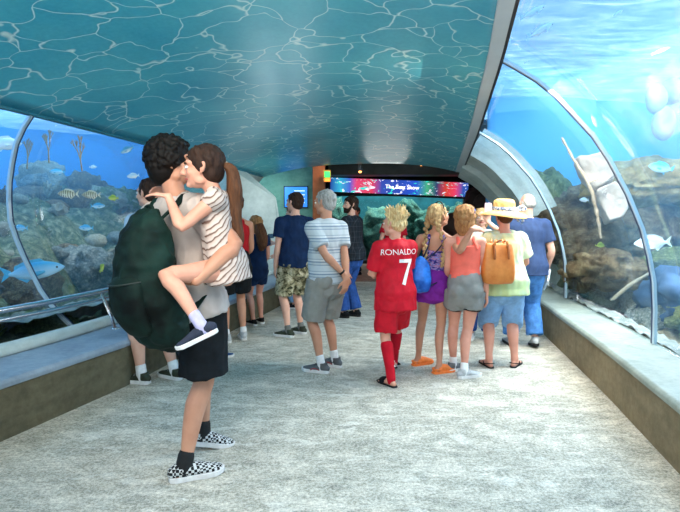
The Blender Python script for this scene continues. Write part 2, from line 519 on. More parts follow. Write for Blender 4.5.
b = MB(); b.box((1.87, -.012, .2), (3.74, .02, .38)); mk('banner_face', b.mesh(False), m_banner(), bn)
b = MB(); b.box((1.87, -.03, -.03), (3.82, .04, .04)); mk('bottom_rail', b.mesh(False), M_dark, bn)
M_textglow = simple('glowing_letters', '#fff4d8', .4, em=2.2)
def text_mesh(s, size, ext=.004):
    cu = bpy.data.curves.new('t', 'FONT'); cu.body = s; cu.size = size; cu.extrude = ext; cu.align_x = 'CENTER'; cu.align_y = 'CENTER'
    cu.resolution_u = 3
    o = bpy.data.objects.new('t', cu); col.objects.link(o)
    dg = bpy.context.evaluated_depsgraph_get(); me = bpy.data.meshes.new_from_object(o.evaluated_get(dg)); bpy.data.objects.remove(o)
    return me
t = mk('lettering', text_mesh('The Best Show', .15), M_textglow, bn); t.rotation_euler = (PI / 2, 0, 0); t.location = (1.95, -.03, .2)

# small blue screen on the teal wall
sg = empty('wall_screen', (0, 0, 0)); tag(sg, 'small bright blue screen with pale lines on the teal wall', 'screen')
p = D(296, 197, 11.84); sg.location = p
b = MB(); b.box((0, .02, 0), (.56, .05, .5)); mk('casing', b.mesh(False), M_dark, sg)
mk('display', (lambda b: (b.box((0, -.008, 0), (.52, .01, .46)), b.mesh(False))[1])(MB()), simple('blue_display', '#1f7fe0', .3, em=1.1), sg)
for i in range(4):
    b = MB(); b.box((.08, -.015, .14 - i * .09), (.24, .006, .02)); mk('text_line', b.mesh(False), simple('pale_line', '#cfe8ff', em=1.2), sg)
# green and orange exit style box
sg = empty('exit_box_sign', D(326, 176, 11.4)); tag(sg, 'small box sign glowing green and orange at the top of the rust pillar', 'sign')
b = MB(); b.box((0.02, 0, 0), (.17, .12, .26)); mk('housing', b.mesh(False), simple('yellow_housing', '#b98a3a', .5), sg)
b = MB(); b.box((.03, -.065, .03), (.12, .01, .13)); mk('green_panel', b.mesh(False), simple('green_glow', '#35d060', em=2), sg)
b = MB(); b.box((.03, -.065, -.09), (.12, .01, .07)); mk('orange_panel', b.mesh(False), simple('orange_glow', '#ff8a30', em=2.5), sg)
# hanging spot lamps
for (u, v, Y, lab) in ((360, 168, 10.6, 'small hanging spotlight with a warm glowing face left of centre over the portal'), (421, 161, 10.6, 'small hanging spotlight over the right half of the banner')):
    p = D(u, v, Y); e = empty('spot_lamp', p); tag(e, lab, 'lamp', 'spot lamps over the portal')
    b = MB(); b.tube([(0, 0, .06), (0, 0, .45)], [.008, .008], 8); mk('stem', b.mesh(), M_dark, e)
    b = MB(); b.tube([(0, .03, .08), (0, -.02, 0), (0, -.04, -.05)], [.03, .045, .05], 12, up=(1, 0, 0)); mk('shade', b.mesh(), simple('lamp_shade_metal', '#3a3733', .4), e)
    b = MB(); b.ell((0, -.05, -.075), (.035, .035, .03)); mk('bulb', b.mesh(), simple('warm_bulb', '#ff9a50', em=6), e)
# dark cave rock on the right of the hall
def rock_mesh(seed, amp=.35, sub=4, fr=1.1, sx=1, sy=1, sz=1, rid=0.0):
    bm = bmesh.new(); bmesh.ops.create_icosphere(bm, subdivisions=sub, radius=1)
    off = Vector((seed * 3.7, seed * 1.3, seed * 7.1))
    for v in bm.verts:
        n = v.co.normalized()
        d = 1 + amp * noise.noise(n * fr + off) + amp * .5 * noise.noise(n * fr * 2.7 + off) + amp * .28 * noise.noise(n * fr * 6 + off) + rid * abs(noise.noise(n * fr * 9 + off))
        v.co = Vector((n.x * d * sx, n.y * d * sy, n.z * d * sz))
    me = bpy.data.meshes.new('rock'); bm.to_mesh(me); bm.free()
    me.polygons.foreach_set('use_smooth', [True] * len(me.polygons)); return me
o = mk('cave_rock', rock_mesh(3, .3, 5, 1.4, 1.1, .8, 1.45, .1), simple('dark_brown_rock', '#3f2f28', .85, var=.4, scale=4, bump=.5, bdist=.05))
o.location = (4.15, 13.4, 1.05); tag(o, 'dark brown artificial rock wall right of the back window', 'rock')
# back window tank with its own dim reef
S(solidbox('window_20', -.4, 3.82, 15.96, 16.02, .12, 2.12, M_glass))
S(solidbox('wall_tank_back', -1.5, 6, 19.0, 19.1, -.2, 3.3, simple('deep_teal_paint', '#2c7480', .8, var=.5, scale=1.2)))
S(solidbox('wall_tank_floor', -1.5, 6, 16.15, 19.0, -.2, -.05, simple('deep_sand', '#54807c', .9)))

# ------------------------------------------------------------ tanks beside the tunnel
def m_water(name, dens, colr, absr):
    m = bpy.data.materials.new(name); m.use_nodes = True; t = m.node_tree; t.nodes.clear()
    out = t.nodes.new('ShaderNodeOutputMaterial'); tr = t.nodes.new('ShaderNodeBsdfTransparent')
    t.links.new(tr.outputs[0], out.inputs['Surface'])
    s = t.nodes.new('ShaderNodeVolumeScatter'); s.inputs['Density'].default_value = dens; s.inputs['Color'].default_value = colr
    s.inputs['Anisotropy'].default_value = .0
    ab = t.nodes.new('ShaderNodeVolumeAbsorption'); ab.inputs['Color'].default_value = absr; ab.inputs['Density'].default_value = .06
    ad = t.nodes.new('ShaderNodeAddShader'); t.links.new(s.outputs[0], ad.inputs[0]); t.links.new(ab.outputs[0], ad.inputs[1]); t.links.new(ad.outputs[0], out.inputs['Volume'])
    return m
M_water = m_water('tank_water', .055, (.32, .68, 1, 1), (.3, .72, 1, 1))
WT = 3.75   # water level
XR, XL = 13.0, -12.0
def tank(prof, X, name):
    rows = []
    for t in (-1.5, 0, 2, 4, 6, 8, 8.6, 10, 12, 15):
        p = prof(min(t, 8.5), .07)
        if t > 8.5:
            sh = t - 8.5; sg_ = 1 if X > 0 else -1; p = [Vector((sg_ * max(abs(q.x) + .15 * sh, (4.95 if sg_ > 0 else 4.65) if t > 9.2 else 0), q.y + sh, q.z)) for q in p]
        p = sorted(p, key=lambda q: q.z)
        p = [Vector((p[0].x, p[0].y, -.3))] + p + [Vector((p[-1].x, p[-1].y, WT)), Vector((X, secx(X, t), WT)), Vector((X, secx(X, t), -.3))]
        rows.append(p)
    a, b = loft_solid(rows)
    return mk(name, from_py(a, b, False), M_water)
USE_VOL = True
if USE_VOL:
    tag(tank(rprof, XR, 'tank_water_right'), 'clear blue water filling the tank behind the right glass', 'water', kind='stuff').name = 'tank_water'
    tag(tank(lprof, XL, 'tank_water_left'), 'clear blue water filling the tank behind the left glass', 'water', kind='stuff').name = 'tank_water'
# water surface seen from below
def m_surface():
    q = NT('water_surface'); t = q.t; t.nodes.remove(q.b)
    v = q.coord((1, 1, 1)); a = q.noise(q.coord((.9, 2.6, 1), rot=(0, 0, .5)), 1.6, 5, .65, 1.0); 
    c = q.ramp(a, [(.35, '#6f98c0'), (.5, '#86aed2'), (.62, '#a2c4de'), (.72, '#e0eef8')])
    tl = q.n('ShaderNodeBsdfTranslucent'); q.l(c, tl.inputs[0]); tr = q.n('ShaderNodeBsdfTransparent'); q.l(c, tr.inputs[0])
    mx = q.n('ShaderNodeMixShader'); mx.inputs[0].default_value = .55
    q.l(tl.outputs[0], mx.inputs[1]); q.l(tr.outputs[0], mx.inputs[2]); q.l(mx.outputs[0], q.out.inputs['Surface'])
    return q.m
def surf_mesh(x0, x1, y0, y1):
    vs = []; nx, ny = 60, 70
    for k in range(2):
        for j in range(ny + 1):
            for i in range(nx + 1):
                x = x0 + (x1 - x0) * i / nx; y = y0 + (y1 - y0) * j / ny
                vs.append(Vector((x, y, WT + .02 + k * .03 + .05 * noise.noise(Vector((x * .9, y * 1.8, 3))))))
    fs = []; N = (nx + 1) * (ny + 1)
    for j in range(ny):
        for i in range(nx):
            a = j * (nx + 1) + i; fs.append((a, a + 1, a + nx + 2, a + nx + 1)); 
    return from_py(vs[:N], fs)
M_surf = m_surface()
tag(mk('water_surface', surf_mesh(.9, XR + 2, -2, 16), M_surf), 'rippled bright water surface over the right tank', 'water', kind='stuff')
tag(mk('water_surface', surf_mesh(XL - 2, -2.6, -2, 16), M_surf), 'rippled water surface over the left tank', 'water', kind='stuff')
# painted tank shells
M_tank = simple('blue_tank_paint', '#6cbcee', .8, var=.12, scale=.5)
def shell(name, cx, cy, rx, ry, a0, a1):
    rows = []
    for i in range(33):
        a = math.radians(a0 + (a1 - a0) * i / 32); c_, s_ = math.cos(a), math.sin(a); r = []
        for k, z in ((1, -.4), (1, 4.3), (1.02, 4.3), (1.02, -.4)): r.append(Vector((cx + rx * k * math.copysign(abs(c_) ** .8, c_), cy + ry * k * math.copysign(abs(s_) ** .8, s_), z)))
        rows.append(r)
    a, b = loft_solid(rows); S(mk(name, from_py(a, b), M_tank))
shell('wall_tank_right', 4.5, -3, 9.0, 17.5, -5, 90)
M_tank = simple('deeper_blue_tank_paint', '#3697dc', .8, var=.12, scale=.5)
shell('wall_tank_left', -3.6, -3, 9.0, 18.0, 90, 185)

def ss(a, b, x):
    t = min(1, max(0, (x - a) / (b - a))); return t * t * (3 - 2 * t)
def bedR(x, y):
    d = x - RG(y) 
    p = Vector((x * .55, y * .55, 2.2)); q = Vector((x * 1.7, y * 1.7, 5))
    h = .24 + 1.75 * ss(.5, 3.2, d) * (.55 + .75 * (noise.noise(p) + .5)) + .32 * noise.noise(q) * ss(.2, 1.2, d) + .12 * noise.noise(q * 3.1) 
    h += .5 * ss(5, 9, d)
    return h
def bedL(x, y):
    d = LG(y) - x
    p = Vector((x * .5, y * .5, 9.2)); q = Vector((x * 1.6, y * 1.6, 1))
    h = .3 + 1.5 * ss(.7, 3.6, d) * (.72 + .5 * (noise.noise(p) + .4)) + .38 * noise.noise(q) * ss(.1, 1.0, d) + .16 * noise.noise(q * 3.1) * ss(0, .5, d)
    return h
def m_reef(name, c1, c2, c3, c4):
    q = NT(name, rough=.9, spec=.1)
    v = q.coord(); a = q.noise(v, 2.6, 9, .8, .6); b = q.noise(v, 11, 8, .85); 
    vo = q.n('ShaderNodeTexVoronoi'); vo.inputs['Scale'].default_value = 7; q.l(v, vo.inputs['Vector'])
    k = q.ramp(a, [(.38, c1), (.48, c2), (.56, c3), (.66, c4)])
    k = q.mix(.5, k, q.ramp(b, [(.38, c1), (.5, c2), (.62, c4)]))
    k = q.mix(.25, k, q.ramp(vo.outputs['Distance'], [(.1, c4), (.5, c1)]))
    q.base(k); q.bump(b, .9, .08); return q.m
M_reefL = m_reef('reef_left', '#27382c', '#5d6e4c', '#8c9470', '#d8d8b4')
M_reefR = m_reef('reef_right', '#4c4a3a', '#857c62', '#a89c7c', '#e4dcc0')
M_reefs = [m_reef('reef_olive', '#3a4a30', '#7a8a50', '#9aa868', '#d0d69a'), m_reef('reef_grey', '#49565a', '#7d8c88', '#a0aaa4', '#e8e8dc'),
           m_reef('reef_brown', '#40342a', '#7d6a50', '#a08c6a', '#cdbd96'), m_reef('reef_pale', '#8a8a74', '#b4b29a', '#d0ceb8', '#f4f2e2')]
def bed(name, fn, x0, x1, y0, y1, m, edge, sgn):
    nx, ny = 110, 130; vs = []
    for j in range(ny + 1):
        y = y0 + (y1 - y0) * j / ny
        for i in range(nx + 1):
            e = edge(y) + sgn * .12; e = e if y < 9.6 else sgn * max(abs(e), 4.95 if sgn > 0 else 4.6); x = e + (x1 - e) * (i / nx) ** 1.25
            vs.append(Vector((x, y, max(.0, fn(x, y)))))
    fs = []
    for j in range(ny):
        for i in range(nx):
            a = j * (nx + 1) + i; fs.append((a, a + 1, a + nx + 2, a + nx + 1))
    return mk(name, from_py(vs, fs), m)
tag(bed('reef_bed', bedR, 0, 12.8, .4, 13.2, M_reefR, RG, 1), 'sandy reef floor rising behind the right glass', 'reef', kind='stuff')
tag(bed('reef_bed', bedL, 0, -11.8, .4, 14.0, M_reefL, LG, -1), 'rocky reef slope rising behind the left glass', 'reef', kind='stuff')
ROCKS = [rock_mesh(i + 1, .42, 4, 1.2 + .15 * i, 1, 1, .75, .12) for i in range(7)]
def coral_mesh(seed):
    rnd = random.Random(seed); b = MB()
    for i in range(16):
        a = rnd.uniform(0, 2 * PI); l = rnd.uniform(.5, 1); el = rnd.uniform(.2, 1.3)
        d = Vector((math.cos(a) * math.cos(el), math.sin(a) * math.cos(el), math.sin(el)))
        m_ = d * l * .5 + Vector((rnd.uniform(-.1, .1), rnd.uniform(-.1, .1), 0)); e_ = d * l + Vector((0, 0, .15))
        b.tube([(0, 0, -.1), m_, e_], [.14, .1, .06], 7, sub=2)
        for k in range(2):
            w = m_ + Vector((rnd.uniform(-.3, .3), rnd.uniform(-.3, .3), rnd.uniform(.15, .4))); b.tube([m_, w], [.08, .045], 6)
    return b.mesh()
CORALS = [coral_mesh(i) for i in range(4)]
def brain_mesh(seed):
    me = rock_mesh(seed, .12, 4, 1.5, 1, 1, .8, .22); return me
BRAINS = [brain_mesh(20 + i) for i in range(3)]
rnd = random.Random(11)
protos = {}
def inst(name, meshes, m):
    k = rnd.randrange(len(meshes)); key = (name, k, m.name)
    if key not in protos:
        me = meshes[k].copy(); me.materials.clear(); me.materials.append(m); protos[key] = me
    o = bpy.data.objects.new(name, protos[key]); col.objects.link(o); return o
for side, fn, edge, sgn, n in (('left', bedL, LG, -1, 95), ('right', bedR, RG, 1, 85)):
    for i in range(n):
        y = rnd.uniform(2.0, 12.5) if side == 'left' else rnd.uniform(1.6, 12.5)
        d = rnd.uniform(.35, 6.5) ** 1.0 if rnd.random() < .75 else rnd.uniform(.35, 1.6)
        kind = rnd.random(); s = rnd.uniform(.12, .34) * (1 + d * .16)
        x = edge(y) + sgn * (d + s * .9)
        if y > 9.2: x = sgn * max(abs(x), (4.95 if sgn > 0 else 4.6) + s)
        z = fn(x, y)
        if kind < .55:
            o = inst('reef_rock', ROCKS, rnd.choice(M_reefs)); lab = 'rugged reef rock behind the %s glass' % side; cat = 'rock'; g = 'reef rocks behind the %s glass' % side
        elif kind < .82:
            o = inst('mound_coral', BRAINS, rnd.choice(M_reefs)); s *= .75; lab = 'rounded knobbly coral behind the %s glass' % side; cat = 'coral'; g = 'mound corals behind the %s glass' % side
        else:
            o = inst('branching_coral', CORALS, rnd.choice(M_reefs[:1] + M_reefs[3:])); s *= .8; lab = 'branching coral behind the %s glass' % side; cat = 'coral'; g = 'branching corals behind the %s glass' % side
        o.location = (x, y, z + s * .25); o.rotation_euler = (rnd.uniform(-.3, .3), rnd.uniform(-.3, .3), rnd.uniform(0, 6.28)); o.scale = (s * rnd.uniform(.8, 1.3), s * rnd.uniform(.8, 1.3), s * rnd.uniform(.7, 1.2))
        tag(o, lab, cat, g)
for i in range(60):      # loose rocks close behind the right glass
    y = rnd.uniform(2.6, 9.2); d = rnd.uniform(.22, 2.2); s = rnd.uniform(.09, .26) * (1 + .3 * d); x = RG(y) + .1 + d + s * .5
    o = inst('loose_reef_rock', ROCKS + BRAINS, rnd.choice([M_reefs[3], M_reefs[3], M_reefs[2], M_reefs[1], M_reefs[2]]))
    o.location = (x, y, max(.3, bedR(x, y)) + s * .1); o.rotation_euler = (rnd.uniform(-.5, .5), rnd.uniform(-.5, .5), rnd.uniform(0, 6.28)); o.scale = (s * rnd.uniform(.8, 1.3), s, s * rnd.uniform(.7, 1.3))
    tag(o, 'loose encrusted rock at the foot of the right glass', 'rock', 'loose rocks along the right glass')
for i in range(70):      # small growth all over the left slope
    y = rnd.uniform(3.2, 9.5); d = rnd.uniform(.4, 3.6); s = rnd.uniform(.05, .15) * (1 + .15 * d); x = LG(y) - d - s
    k = rnd.random(); nm, ms, lab, cat = (('knobbly_coral', BRAINS, 'small knobbly coral on the reef slope behind the left glass', 'coral') if k < .4 else ('bushy_coral', CORALS, 'small branching coral bush on the reef slope behind the left glass', 'coral') if k < .75 else ('small_reef_rock', ROCKS, 'small crusted rock on the reef slope behind the left glass', 'rock'))
    o = inst(nm, ms, rnd.choice([M_reefs[3], M_reefs[0], M_reefs[1], M_reefs[2], M_reefs[3]]))
    o.location = (x, y, bedL(x, y) + s * .3); o.rotation_euler = (rnd.uniform(-.4, .4), rnd.uniform(-.4, .4), rnd.uniform(0, 6.28)); o.scale = (s, s, s * rnd.uniform(.7, 1.3))
    tag(o, lab, cat, nm.replace('_', ' ') + 's on the left reef slope')
for i in range(80):      # small growth all over the right reef
    y = rnd.uniform(3.0, 9.3); d = rnd.uniform(.5, 4.5); s = rnd.uniform(.05, .15) * (1 + .15 * d); x = RG(y) + d + s
    k = rnd.random(); nm, ms, lab, cat = (('knobbly_coral', BRAINS, 'small knobbly coral on the rising reef behind the right glass', 'coral') if k < .4 else ('bushy_coral', CORALS, 'small branching coral bush on the rising reef behind the right glass', 'coral') if k < .75 else ('small_reef_rock', ROCKS, 'small crusted rock on the rising reef behind the right glass', 'rock'))
    o = inst(nm, ms, rnd.choice([M_reefs[3], M_reefs[3], M_reefs[1], M_reefs[2], M_reefs[0]]))
    o.location = (x, y, bedR(x, y) + s * .3); o.rotation_euler = (rnd.uniform(-.4, .4), rnd.uniform(-.4, .4), rnd.uniform(0, 6.28)); o.scale = (s, s, s * rnd.uniform(.7, 1.3))
    tag(o, lab, cat, nm.replace('_', ' ') + 's on the right reef')
# far window reef
M_far = [m_reef('dim_reef', '#2c5a58', '#4a8078', '#6c9c8c', '#9cc0a4')]
for i in range(26):
    o = inst('cave_boulder', ROCKS, M_far[0]); s = rnd.uniform(.35, .75)
    o.location = (rnd.uniform(-.3, 4.6), rnd.uniform(17.2, 18.4), rnd.uniform(0, 1.9)); o.rotation_euler = (rnd.uniform(0, 6), rnd.uniform(0, 6), rnd.uniform(0, 6)); o.scale = (s, s, s)
    tag(o, 'greenish boulder piled behind the far dark window', 'rock', 'boulders behind the far window')

# ------------------------------------------------------------ light
w = bpy.data.worlds.new('world'); sc.world = w; w.use_nodes = True
nt = w.node_tree; bg = nt.nodes['Background']
tc = nt.nodes.new('ShaderNodeTexCoord'); sp = nt.nodes.new('ShaderNodeSeparateXYZ'); rp = nt.nodes.new('ShaderNodeValToRGB')
nt.links.new(tc.outputs['Generated'], sp.inputs[0]); nt.links.new(sp.outputs[2], rp.inputs[0]); nt.links.new(rp.outputs[0], bg.inputs[0])
e = rp.color_ramp.elements; e[0].position = .0; e[0].color = (.35, .62, .85, 1); e[1].position = .5; e[1].color = (.86, .95, 1, 1)
bg.inputs[1].default_value = 1.6
def area(name, loc, size, power, colr, aim, shape='RECTANGLE', spread=PI):
    l = bpy.data.lights.new(name, 'AREA'); l.energy = power; l.color = colr; l.shape = shape; l.size = size[0]; l.size_y = size[1]; l.spread = spread
    o = bpy.data.objects.new(name, l); col.objects.link(o); o.location = loc
    o.rotation_euler = (Vector(aim) - Vector(loc)).to_track_quat('-Z', 'Y').to_euler(); return o
def sun(name, rot, power, colr, ang):
    l = bpy.data.lights.new(name, 'SUN'); l.energy = power; l.color = colr; l.angle = ang
    o = bpy.data.objects.new(name, l); col.objects.link(o); o.rotation_euler = rot; return o
def spot(name, loc, aim, power, colr, size=math.radians(110), r=.15, blend=.9):
    l = bpy.data.lights.new(name, 'SPOT'); l.energy = power; l.color = colr; l.spot_size = size; l.shadow_soft_size = r; l.spot_blend = blend
    o = bpy.data.objects.new(name, l); col.objects.link(o); o.location = loc
    o.rotation_euler = (Vector(aim) - Vector(loc)).to_track_quat('-Z', 'Y').to_euler(); return o
sun('daylight', (math.radians(-12), math.radians(35), 0), 5.0, (1, .97, .92), math.radians(30))
# area lights above the water; the side pair is added in place of sky
area('sky_fill_right', (7, 6, 4.6), (8, 12), 900, (.75, .92, 1), (7, 6, 0))
area('sky_fill_left', (-7, 6, 4.6), (7, 12), 620, (.7, .9, 1), (-7, 6, 0))
area('back_tank_lamp', (1.8, 17.6, 3.1), (4, 1.4), 110, (.7, 1, .95), (1.8, 17.6, 0))
# unseen soft area fills added inside the tunnel
area('gallery_fill_right', (1.3, 5.0, 2.55), (.5, 7), 100, (1, .90, .78), (-.4, 5, 0))
area('gallery_fill_near', (-.6, 1.2, 2.55), (1.5, 1.5), 85, (1, .90, .78), (-.3, 4.5, .6))
spot('ceiling_glare_spot', (-.95, 9.3, .5), (-1.1, 5.6, 2.72), 120, (.85, .97, 1), math.radians(50), .5)  # hidden spot added to make the glare streak on the ceiling
spot('portal_lamp', (.9, 10.25, 2.3), (.6, 7.5, 0), 60, (1, .97, .92), math.radians(130), .45)
spot('slab_fill_spot', (.2, 8.6, 2.35), (-1.6, 9.3, 1.3), 110, (.85, .96, 1), math.radians(80), .1)  # unseen spot added to brighten the white portal slab
area('tank_fill_front', (4.0, 5.5, 3.6), (1.2, 6), 420, (1, .93, .8), (5.2, 6, .5))  # unseen fill added near the glass to brighten the right reef
spot('pillar_lamp', (-.1, 11.0, 2.9), (-.5, 11.7, 1.6), 25, (1, .7, .45))
spot('wall_wash', (-1.6, 10.7, 2.2), (-1.8, 12, 1.6), 35, (.8, 1, .95))
spot('hall_lamp', (1.5, 12.2, 2.8), (1.5, 12.6, 0), 50, (1, .9, .85))
# ------------------------------------------------------------ people
def RZ(a): return Matrix.Rotation(a, 4, 'Z')
def rad(a): return math.radians(a)
def ik(a, c, l1, l2, pole):
    d = c - a; L = d.length
    mx = (l1 + l2) * .999
    if L > mx: c = a + d * (mx / L); d = c - a; L = mx
    u = d.normalized(); x = (l1 * l1 - l2 * l2 + L * L) / (2 * L); h = math.sqrt(max(0, l1 * l1 - x * x))
    p = pole - u * pole.dot(u)
    if p.length < 1e-5: p = Vector((0, 1, 0))
    return a + u * x + p.normalized() * h, c
TORSO = [(-.10, .10, .075, 0), (-.05, .152, .105, -.008), (.02, .168, .118, -.014), (.10, .152, .108, -.004), (.18, .135, .098, .004), (.27, .142, .102, .006),
         (.36, .158, .108, .002), (.43, .160, .102, -.006), (.485, .135, .085, -.010), (.525, .085, .066, -.006), (.555, .060, .058, 0)]
class Fig:
    def __init__(s, name, label, cat, loc, rz, H, vox=.009, group=None, **k):
        s.loc = Vector(loc); s.rz = rad(rz); s.H = H; s.s = H / 1.765; s.vox = vox; s.k = k
        s.M = Matrix.Translation(s.loc) @ RZ(s.rz); s.Mi = s.M.inverted()
        s.root = empty(name, s.loc, s.rz); tag(s.root, label, cat, group)
        S_ = s.s; g = k.get('girth', 1.0); s.g = g
        sh = k.get('sh', .175) * S_; hw = k.get('hipw', 1.0)
        s.hw = hw
        P = Vector(k.get('pelvis', (0, 0, 0))) * S_; P.z += (k['hipz'] if 'hipz' in k else .925 * S_)
        s.P = P
        lf, ls = k.get('lean', (2, 0)); tw = k.get('twist', 0); pt = k.get('ptwist', 0)
        s.Rt = Matrix.Rotation(rad(pt), 4, 'Z') @ Matrix.Rotation(rad(ls), 4, 'Y') @ Matrix.Rotation(rad(-lf), 4, 'X')
        s.Rs = s.Rt @ RZ(rad(tw)); s.Rp = RZ(rad(pt))
        def T(x, y, z, tw_=None):
            # a point in torso space: z metres (at 1.765 m tall) up the spine
            f = min(1, max(0, z / .5)); R = s.Rt @ RZ(rad(tw) * f)
            return P + R @ Vector((x, y, z)) * S_
        s.T = T
        s.N = T(0, -.004, .55)
        s.Sh = [T(-sh / S_, -.01, .462), T(sh / S_, -.01, .462)]    # left, right
        s.hs = k.get('head', 1.0) * S_
        hy, hp, hr = (list(k.get('headrot', (0, 0))) + [0])[:3]
        hd = Vector(k.get('headoff', (0, 0.012, 0))) * S_
        s.Hc = s.N + (s.Rt @ Vector((0, 0, .125 * S_ + .0 * s.hs))) + Vector((0, 0, .035 * s.hs)) + hd
        if 'head_at' in k: s.Hc = s.Mi @ Vector(k['head_at'])
        s.Mh = Matrix.Translation(s.Hc) @ RZ(rad(hy)) @ Matrix.Rotation(rad(hp), 4, 'X') @ Matrix.Rotation(rad(hr), 4, 'Y') @ Matrix.Scale(s.hs * 1.03, 4)
        # legs
        s.hip = []; s.knee = []; s.ank = []; s.Mf = []
        for i, ft in enumerate(k.get('feet', ((-.1, 0, 8), (.1, 0, -8)))):
            sx = -1 if i == 0 else 1
            if isinstance(ft, dict):
                p = s.tgt(ft['at']); M = Matrix.Translation(p) @ RZ(rad(ft.get('yaw', 0))) @ Matrix.Rotation(rad(ft.get('pitch', 0)), 4, 'X') @ Matrix.Rotation(rad(ft.get('roll', 0)), 4, 'Y')
                pole = Vector(ft.get('pole', (0, 1, 0)))
            else:
                x, y, a = ft[:3]; z = ft[3] if len(ft) > 3 else 0; pi_ = ft[4] if len(ft) > 4 else 0
                M = Matrix.Translation((x * S_, y * S_, z * S_)) @ RZ(rad(a)) @ Matrix.Rotation(rad(pi_), 4, 'X')
                pole = RZ(rad(a * .5)) @ Vector((0, 1, 0))
            s.Mf.append(M)
            A = M @ Vector((0, 0, .085 * S_)); Hj = P + s.Rp @ Vector((sx * .088 * hw, 0, -.03)) * S_
            Kn, A = ik(Hj, A, .425 * S_, .415 * S_, pole)
            s.hip.append(Hj); s.knee.append(Kn); s.ank.append(A)
        # arms
        s.el = []; s.wr = []
        for i, key in enumerate(('hand_l', 'hand_r')):
            sx = -1 if i == 0 else 1
            h = k.get(key)
            if h is None: h = {'at': (sx * .235, .05, -.075)}
            at = h['at']
            if at[0] == 'px': W_ = s.tgt(at)
            else: W_ = P + s.Rt @ Vector(at) * S_
            pole = Vector(h.get('pole', (sx * .5, -1, -.2)))
            E, W_ = ik(s.Sh[i], W_, .285 * S_, .255 * S_, pole)
            s.el.append(E); s.wr.append(W_)
        s.hand = [k.get('hand_l') or {}, k.get('hand_r') or {}]
    def tgt(s, at):
        if at[0] == 'px': return s.Mi @ D(at[1], at[2], at[3])
        if at[0] == 'g':
            p = s.Mi @ G(at[1], at[2]); p.z = at[3] if len(at) > 3 else 0; return p
        return Vector(at) * s.s
    # ---------------- body
    def body(s, skin, bare_feet=False, vox=None):
        S_ = s.s; b = MB(); g = s.g
        fr = s.Rs @ Vector((0, 1, 0))
        pts = []; rr = []
        for z, w, d, y in TORSO:
            gg = g if z < .44 else 1 + (g - 1) * .3
            ww = w * gg * (s.hw if z < .12 else 1) * (s.k.get('sh', .175) / .175 if z > .3 else 1)
            bel = s.k.get('belly', 0) * math.exp(-((z - .15) / .1) ** 2)
            pts.append(s.T(0, y + bel * .5, z)); rr.append((ww * S_ * .97, (d * gg + bel * .5) * S_ * .97))
        b.tube(pts, rr, 20, up=fr, sub=2)
        for i, sx in ((0, -1), (1, 1)):
            b.ell(s.P + s.Rp @ Vector((sx * .07 * s.hw, -.055, -.03)) * S_, (.085 * S_ * g * s.hw, .075 * S_ * g, .085 * S_))
        # shoulders
        ag = s.k.get('arm', 1.0) * (1 + (g - 1) * .5)
        for i in (0, 1):
            c = s.T(0, -.008, .45)
            b.tube([c, s.Sh[i]], [.062 * S_, .055 * S_ * ag], 12)
            b.tube([s.N + (s.N - s.T(0, 0, .50)) * .2, (s.N + s.Sh[i]) * .5 + Vector((0, 0, .004)), s.Sh[i]], [.04 * S_, .036 * S_, .04 * S_], 10)
            E, W_ = s.el[i], s.wr[i]; A = s.Sh[i]
            b.tube([A, A.lerp(E, .25), A.lerp(E, .6), E, E.lerp(W_, .25), E.lerp(W_, .6), W_], [x * S_ * ag for x in (.052, .052, .045, .037, .042, .034, .0255)], 12, sub=2)
            s.make_hand(b, i)
        # neck + head
        Hm = s.Mh
        b.tube([s.T(0, -.006, .50), s.N, Hm @ Vector((0, -.022, -.06)), Hm @ Vector((0, -.015, 0))], [.064 * S_, .058 * S_ * (.9 + .1 * g), .052 * s.hs, .05 * s.hs], 14, sub=2)
        q = s.hs * 1.03; R3 = Hm.to_3x3().normalized()
        def e(c, r, n=16): b.ell(Hm @ Vector(c), tuple(x * q for x in r), R3, n, 10)
        e((0, -.014, .024), (.0765, .094, .092)); e((0, .022, -.03), (.062, .068, .075)); e((0, .028, -.06), (.05, .056, .052))
        e((0, .066, -.092), (.024, .022, .018)); e((0, .062, .022), (.055, .028, .022))
        for sx in (-1, 1):
            e((sx * .036, .062, -.03), (.022, .02, .022)); e((sx * .05, .01, -.07), (.016, .03, .022))
            b.tube([Hm @ Vector((sx * .075, .004, .012)), Hm @ Vector((sx * .089, -.014, .022)), Hm @ Vector((sx * .089, -.016, -.005)), Hm @ Vector((sx * .077, .004, -.032))], [.008 * q, .0085 * q, .0085 * q, .008 * q], 8, sub=3)
            e((sx * .078, -.006, -.004), (.009, .017, .027), 10)
        b.tube([Hm @ Vector((0, .084, .012)), Hm @ Vector((0, .1, -.016)), Hm @ Vector((0, .107, -.032))], [.009 * q, .010 * q, .014 * q], 10, sub=2)
        for sx in (-1, 1): e((sx * .012, .098, -.036), (.009, .011, .008), 8)
        # legs
        lg = s.k.get('leg', 1.0) * (1 + (g - 1) * .6)
        for i in (0, 1):
            H_, K, A = s.hip[i], s.knee[i], s.ank[i]
            ax = (A - K).normalized(); bk = (s.Mf[i].to_3x3() @ Vector((0, -1, 0))); bk = (bk - ax * bk.dot(ax)).normalized()
            pts = [H_, H_.lerp(K, .3), H_.lerp(K, .7), K, K.lerp(A, .28) + bk * .014 * S_, K.lerp(A, .6) + bk * .008 * S_, K.lerp(A, .85), A]
            b.tube(pts, [x * S_ * lg for x in (.09, .084, .064, .053, .055, .044, .034, .036)], 14, sub=2)
            M = s.Mf[i]
            def f(x, y, z): return M @ (Vector((x, y, z)) * S_)
            up = M.to_3x3() @ Vector((0, 0, 1))
            b.tube([A, f(0, -.01, .05)], [.036 * S_, .036 * S_], 10)
